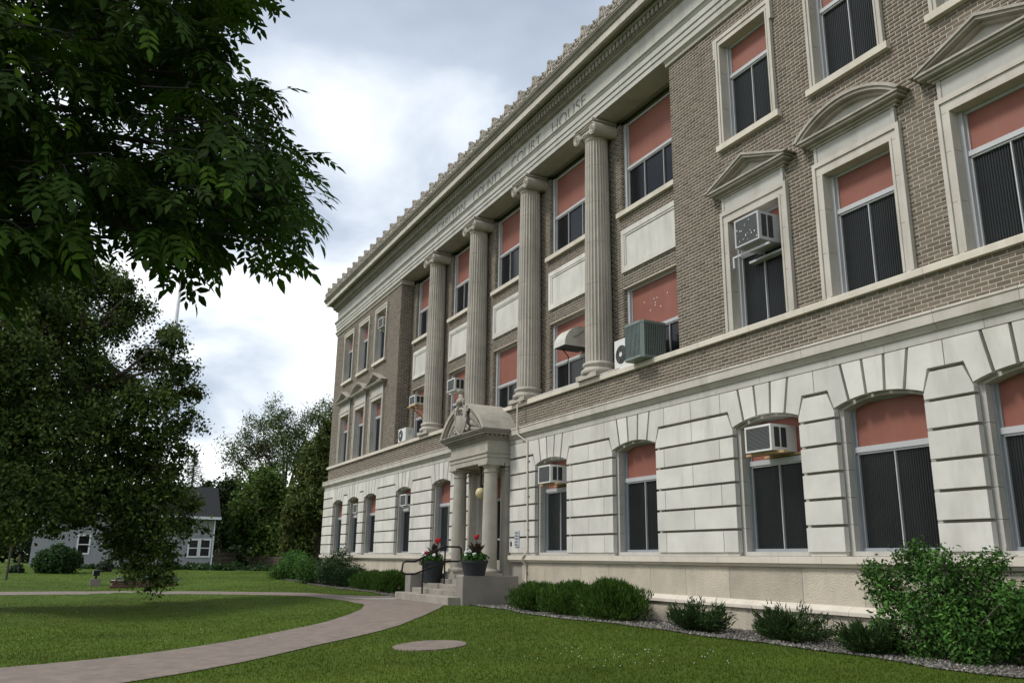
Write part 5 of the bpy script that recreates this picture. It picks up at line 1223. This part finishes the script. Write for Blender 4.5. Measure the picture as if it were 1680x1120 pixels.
# spruce top
g = at(300, 930, 78); g.z = T(g.x, g.y); t = thing('spruce_tree', 'thin spruce with drooping tiers poking above the house chimney', 'tree', g)
topz = at(301, 738, 78).z - g.z; b = MB(); b.tube([(0, 0, -.2), (0, 0, topz)], [.2, .02], 8); b.build('trunk', 'bark', t); b = MB(); PP = []
rg = np.random.default_rng(5)
for k in range(90):
    f_ = k / 90; z = topz * (.35 + .63 * f_); r_ = 2.4 * (1 - f_) ** .8 + .12; a_ = k * 2.4; e_ = np.array([math.cos(a_) * r_, math.sin(a_) * r_, z - r_ * .18]); b.tube([(0, 0, z), tuple(e_)], [.03, .008], 4)
    q = np.array([0, 0, z]) + np.outer(rg.random(70), e_ - np.array([0, 0, z])) + rg.normal(size=(70, 3)) * [.06, .06, .08]; PP.append(q)
b.build('bough', 'bark', t); P = np.concatenate(PP); leaf_quads(P, rg.normal(size=P.shape), .13, np.array([.03, .055, .035]), 'needles', 'leaf', t, .3)
# ------------------------------------------------------------------ ash tree overhead at the left
def leaflet(bb, p, d, n_, L, W, mi=0):
    d = Vector(d).normalized(); n_ = Vector(n_).normalized(); s_ = d.cross(n_).normalized(); p = Vector(p)
    q1, q2, e_ = p + d * L * .32 - n_ * L * .01, p + d * L * .68 - n_ * L * .05, p + d * L - n_ * L * .13
    bb.add([p, q1 + s_ * W * .5 + n_ * W * .14, q1, q1 - s_ * W * .5 + n_ * W * .14, q2 + s_ * W * .36 + n_ * W * .10, q2, q2 - s_ * W * .36 + n_ * W * .10, e_],
           [(0, 2, 1), (0, 3, 2), (1, 2, 5, 4), (2, 3, 6, 5), (4, 5, 7), (5, 6, 7)], mi)
def compound(seed):
    rr = random.Random(seed); bb = MB(); L = .24; pts = [(L * t_, 0, -.07 * L * (t_ * 2.2) ** 2) for t_ in (0, .35, .7, 1)]
    bb.tube(pts, [.0022, .0018, .0014, .001], 3)
    for t_ in (.38, .62, .84):
        for s_ in (-1, 1):
            z = -.07 * L * (t_ * 2.2) ** 2; leaflet(bb, (L * t_, 0, z), (.62 + rr.uniform(-.1, .1), s_ * .8, -.25 + rr.uniform(-.15, .1)), (rr.uniform(-.2, .2), -s_ * .15, 1), rr.uniform(.085, .112), rr.uniform(.038, .047))
    leaflet(bb, pts[-1], (1, rr.uniform(-.15, .15), -.45), (.3, 0, 1), .115, .048)
    return bb
CL = [compound(i) for i in range(5)]
CLM = [c.mesh('leaf', 'leaf_ash_single') for c in CL]
ash_base = at(-900, 1000, 7.0); ash_base.z = T(ash_base.x, ash_base.y)
ash = thing('ash_tree', 'ash tree canopy of pointed compound leaves hanging over the upper left', 'tree', ash_base)
SHX = -34
outline = [(-320, -300), (420, -300), (440, -20), (415, 25), (370, 60), (400, 115), (440, 150), (450, 190), (455, 235), (470, 275), (480, 325), (470, 345), (485, 400), (465, 430), (410, 415), (370, 370), (340, 385), (310, 410), (265, 440), (235, 395), (200, 385), (130, 370), (100, 400), (40, 420), (-40, 470), (-320, 520)]
outline = [(x + (SHX * (1 - min(1, max(0, (y - 130) / 120))) if x > 0 else 0), y) for x, y in outline]
def inside(p, poly):
    c = False; n = len(poly)
    for i in range(n):
        a_, b2 = poly[i], poly[i - 1]
        if (a_[1] > p[1]) != (b2[1] > p[1]) and p[0] < (b2[0] - a_[0]) * (p[1] - a_[1]) / (b2[1] - a_[1]) + a_[0]: c = not c
    return c
holes_ = [(210, 225, 34), (105, 155, 26), (285, 180, 14), (165, 200, 24), (60, 165, 14), (225, 90, 14), (300, 285, 16), (180, 300, 14), (330, 355, 14), (400, 70, 16), (390, 200, 14), (120, 260, 14), (250, 350, 13), (60, 230, 12), (330, 120, 13), (420, 330, 13), (20, 130, 12), (350, 250, 11)]
rr = random.Random(12); leaves = []; tw = MB()
count = 0
while count < 980:
    s_ = (rr.uniform(-320, 490), rr.uniform(-280, 500))
    if not inside(s_, outline): continue
    if s_[0] < -60 and rr.random() < .5: continue
    if s_[1] < -40 and rr.random() < .4: continue
    if any(math.hypot(s_[0] - h_[0], s_[1] - h_[1]) < h_[2] for h_ in holes_): continue
    d0 = rr.uniform(4.0, 6.6); p = at(s_[0], s_[1], d0); e_ = at(s_[0] + rr.uniform(10, 50), s_[1] + rr.uniform(-20, 32), d0 + rr.uniform(-.3, .3)); count += 1
    b0 = at(s_[0] - rr.uniform(40, 90), s_[1] - rr.uniform(-10, 40), d0 + .15)
    tw.tube([b0, p, p.lerp(e_, .5) + Vector((0, 0, .02)), e_], [.006, .005, .004, .002], 4)
    ax = (e_ - p).normalized()
    for k in range(4):
        t_ = k / 3.; o_ = p.lerp(e_, t_); 
        for sgn in ((-1, 1) if k < 3 else (0,)):
            side = ax.cross(Vector((0, 0, 1))).normalized() * sgn
            d_ = (ax * rr.uniform(.5, 1.0) + side * rr.uniform(.4, .9) + Vector((rr.gauss(0, .2), rr.gauss(0, .2), rr.uniform(-.65, .15)))).normalized()
            n_ = Vector((rr.gauss(0, .35), rr.gauss(0, .35), 1)); y_ = n_.cross(d_).normalized(); z_ = d_.cross(y_)
            qh = proj(o_ + d_ * .1)
            if any(math.hypot(qh[0] - h_[0], qh[1] - h_[1]) < h_[2] * .62 for h_ in holes_): continue
            sc_ = rr.uniform(.50, .84); mt = Matrix((d_, y_, z_)).transposed().to_4x4(); mt = Matrix.Translation(o_) @ mt @ Matrix.Scale(sc_, 4); leaves.append((mt, rr.randrange(5), o_))
score = []
for i, (mt, k, o_) in enumerate(leaves):
    q = proj(mt.translation); vis = 0 < q[0] < 560 and 0 < q[1] < 500; edge = max(q[0] / 480, q[1] / 440) if vis else 0
    score.append((-edge if vis else 9, i))
score.sort(); pick = {i for _, i in score[:290]}
VV = []; FF = []; CC = []; off = 0
arrs = [(np.array(c.v), c.f) for c in CL]
for i, (mt, k, o_) in enumerate(leaves):
    if i in pick:
        o = link('leaf', CLM[k], ash); o.matrix_world = Matrix.Translation(-ash_base) @ mt; continue
    v_, f_ = arrs[k]; A_ = np.array(mt.to_3x3()); VV.append(v_ @ A_.T + np.array(mt.translation)); 
    for q in f_: FF.append(tuple(j + off for j in q))
    off += len(v_); g_ = rr.uniform(.6, 1.5); CC.append(np.tile(np.array([.030, .062, .007]) * g_ + np.array([.03, .05, 0]) * (g_ > 1.40), (len(v_), 1)))
me = bpy.data.meshes.new('leaves'); me.from_pydata(np.concatenate(VV).tolist(), [], FF); a_ = me.color_attributes.new('Col', 'FLOAT_COLOR', 'POINT'); cc = np.concatenate(CC)
a_.data.foreach_set('color', np.concatenate([cc, np.ones((len(cc), 1))], 1).astype(np.float32).ravel()); me.materials.append(MATS['leaf_ash'])
rel(kind(link('leaves', me, ash), 'stuff'), ash)
rel(kind(tw.build('twigs', 'twig', ash), 'stuff'), ash)
b = MB(); fork = at(-700, 480, 7.0)
b.tube([ash_base - Vector((0, 0, .2)), ash_base + Vector((0, 0, .3)), fork], [.34, .26, .2], 12)
for px_, py_, d in ((120, 60, 5.6), (250, 190, 5.4), (300, 330, 5.2), (60, 330, 5.6), (200, -120, 5.8), (380, 250, 5.2), (-100, 200, 6)):
    e_ = at(px_, py_, d); m_ = fork.lerp(e_, .5) + Vector((0, 0, .5)); b.tube([fork, fork.lerp(m_, .5) + Vector((0, 0, .2)), m_, m_.lerp(e_, .5) + Vector((0, 0, .1)), e_], [.09, .06, .045, .025, .008], 7)
rel(b.build('trunk', 'twig', ash, smooth=True), ash)
# ================================================================== GRASS
def inpoly(x, y, poly):
    c = np.zeros(len(x), bool); n = len(poly)
    for i in range(n):
        xi, yi = poly[i]; xj, yj = poly[i - 1]
        m_ = ((yi > y) != (yj > y)); 
        with np.errstate(divide='ignore', invalid='ignore'): c ^= m_ & (x < (xj - xi) * (y - yi) / (yj - yi + 1e-12) + xi)
    return c
def sheet_poly(Lp, Rp): return [(p.x, p.y) for p in map(lambda q: ground_at(*q), Lp)] + [(p.x, p.y) for p in map(lambda q: ground_at(*q), reversed(Rp))]
rg = np.random.default_rng(17); n = 420000
r_ = 4.5 * (60 / 4.5) ** rg.random(n); az = rg.uniform(math.radians(-100), math.radians(-18), n)
x = CAM[0] + r_ * np.sin(az); y = CAM[1] + r_ * np.cos(az)
keep = (y < np.array([bed_front(a_) for a_ in x]) - .02) | (x < -41)
keep &= ~inpoly(x, y, sheet_poly(main_l, main_r)) & ~inpoly(x, y, sheet_poly(far_a, far_b))
g = ground_at(705, 1059); keep &= (np.hypot(x - g.x, y - g.y) > .50); keep &= ~((x > S(-2.1)) & (x < S(2.1)) & (y > -2.1)); keep &= ~((np.abs(x - S(0)) < 15) & (y > -.2))
x, y, r_ = x[keep], y[keep], r_[keep]; n = len(x)
z = np.array([T(a_, c_) for a_, c_ in zip(x, y)]); h = rg.uniform(.018, .036, n) * (1 - .25 * (r_ > 20)); wd = .003 + .00032 * r_
ang = rg.uniform(0, 6.283, n); lx, ly = rg.normal(size=(2, n)) * .4
sx, sy = np.cos(ang) * wd, np.sin(ang) * wd
V = np.stack([np.stack([x - sx, y - sy, z], 1), np.stack([x + sx, y + sy, z], 1), np.stack([x + lx * h, y + ly * h, z + h], 1)], 1).reshape(-1, 3)
patch = np.array([noise.noise(Vector((a_ * .35, c_ * .35, 0))) for a_, c_ in zip(x, y)]); patch2 = np.array([noise.noise(Vector((a_ * 1.7, c_ * 1.7, 4))) for a_, c_ in zip(x, y)])
c = np.array([.080, .122, .017])[None] * rg.uniform(.88, 1.14, (n, 1)) + np.clip(patch + patch2 * .6, 0, 1)[:, None] * np.array([.06, .036, .008])
dry = rg.random(n) < .025; c[dry] = [.17, .14, .06]
kind(np_mesh('grass', V, np.arange(3 * n).reshape(-1, 3), 3, 'grass', np.repeat(c, 3, 0)), 'stuff')
# clover flowers
n = 45; b = MB()
for k in range(n):
    p = ground_at(rr.gauss(1010, 110), rr.uniform(1066, 1100)); b.sphere((p.x, p.y, p.z + .035), .0055, 5, 4)
for k in range(20):
    p = ground_at(rr.uniform(20, 500), rr.uniform(1000, 1060)); b.sphere((p.x, p.y, p.z + .04), .006, 5, 4)
kind(b.build('clover_flowers', 'petal_white'), 'stuff')
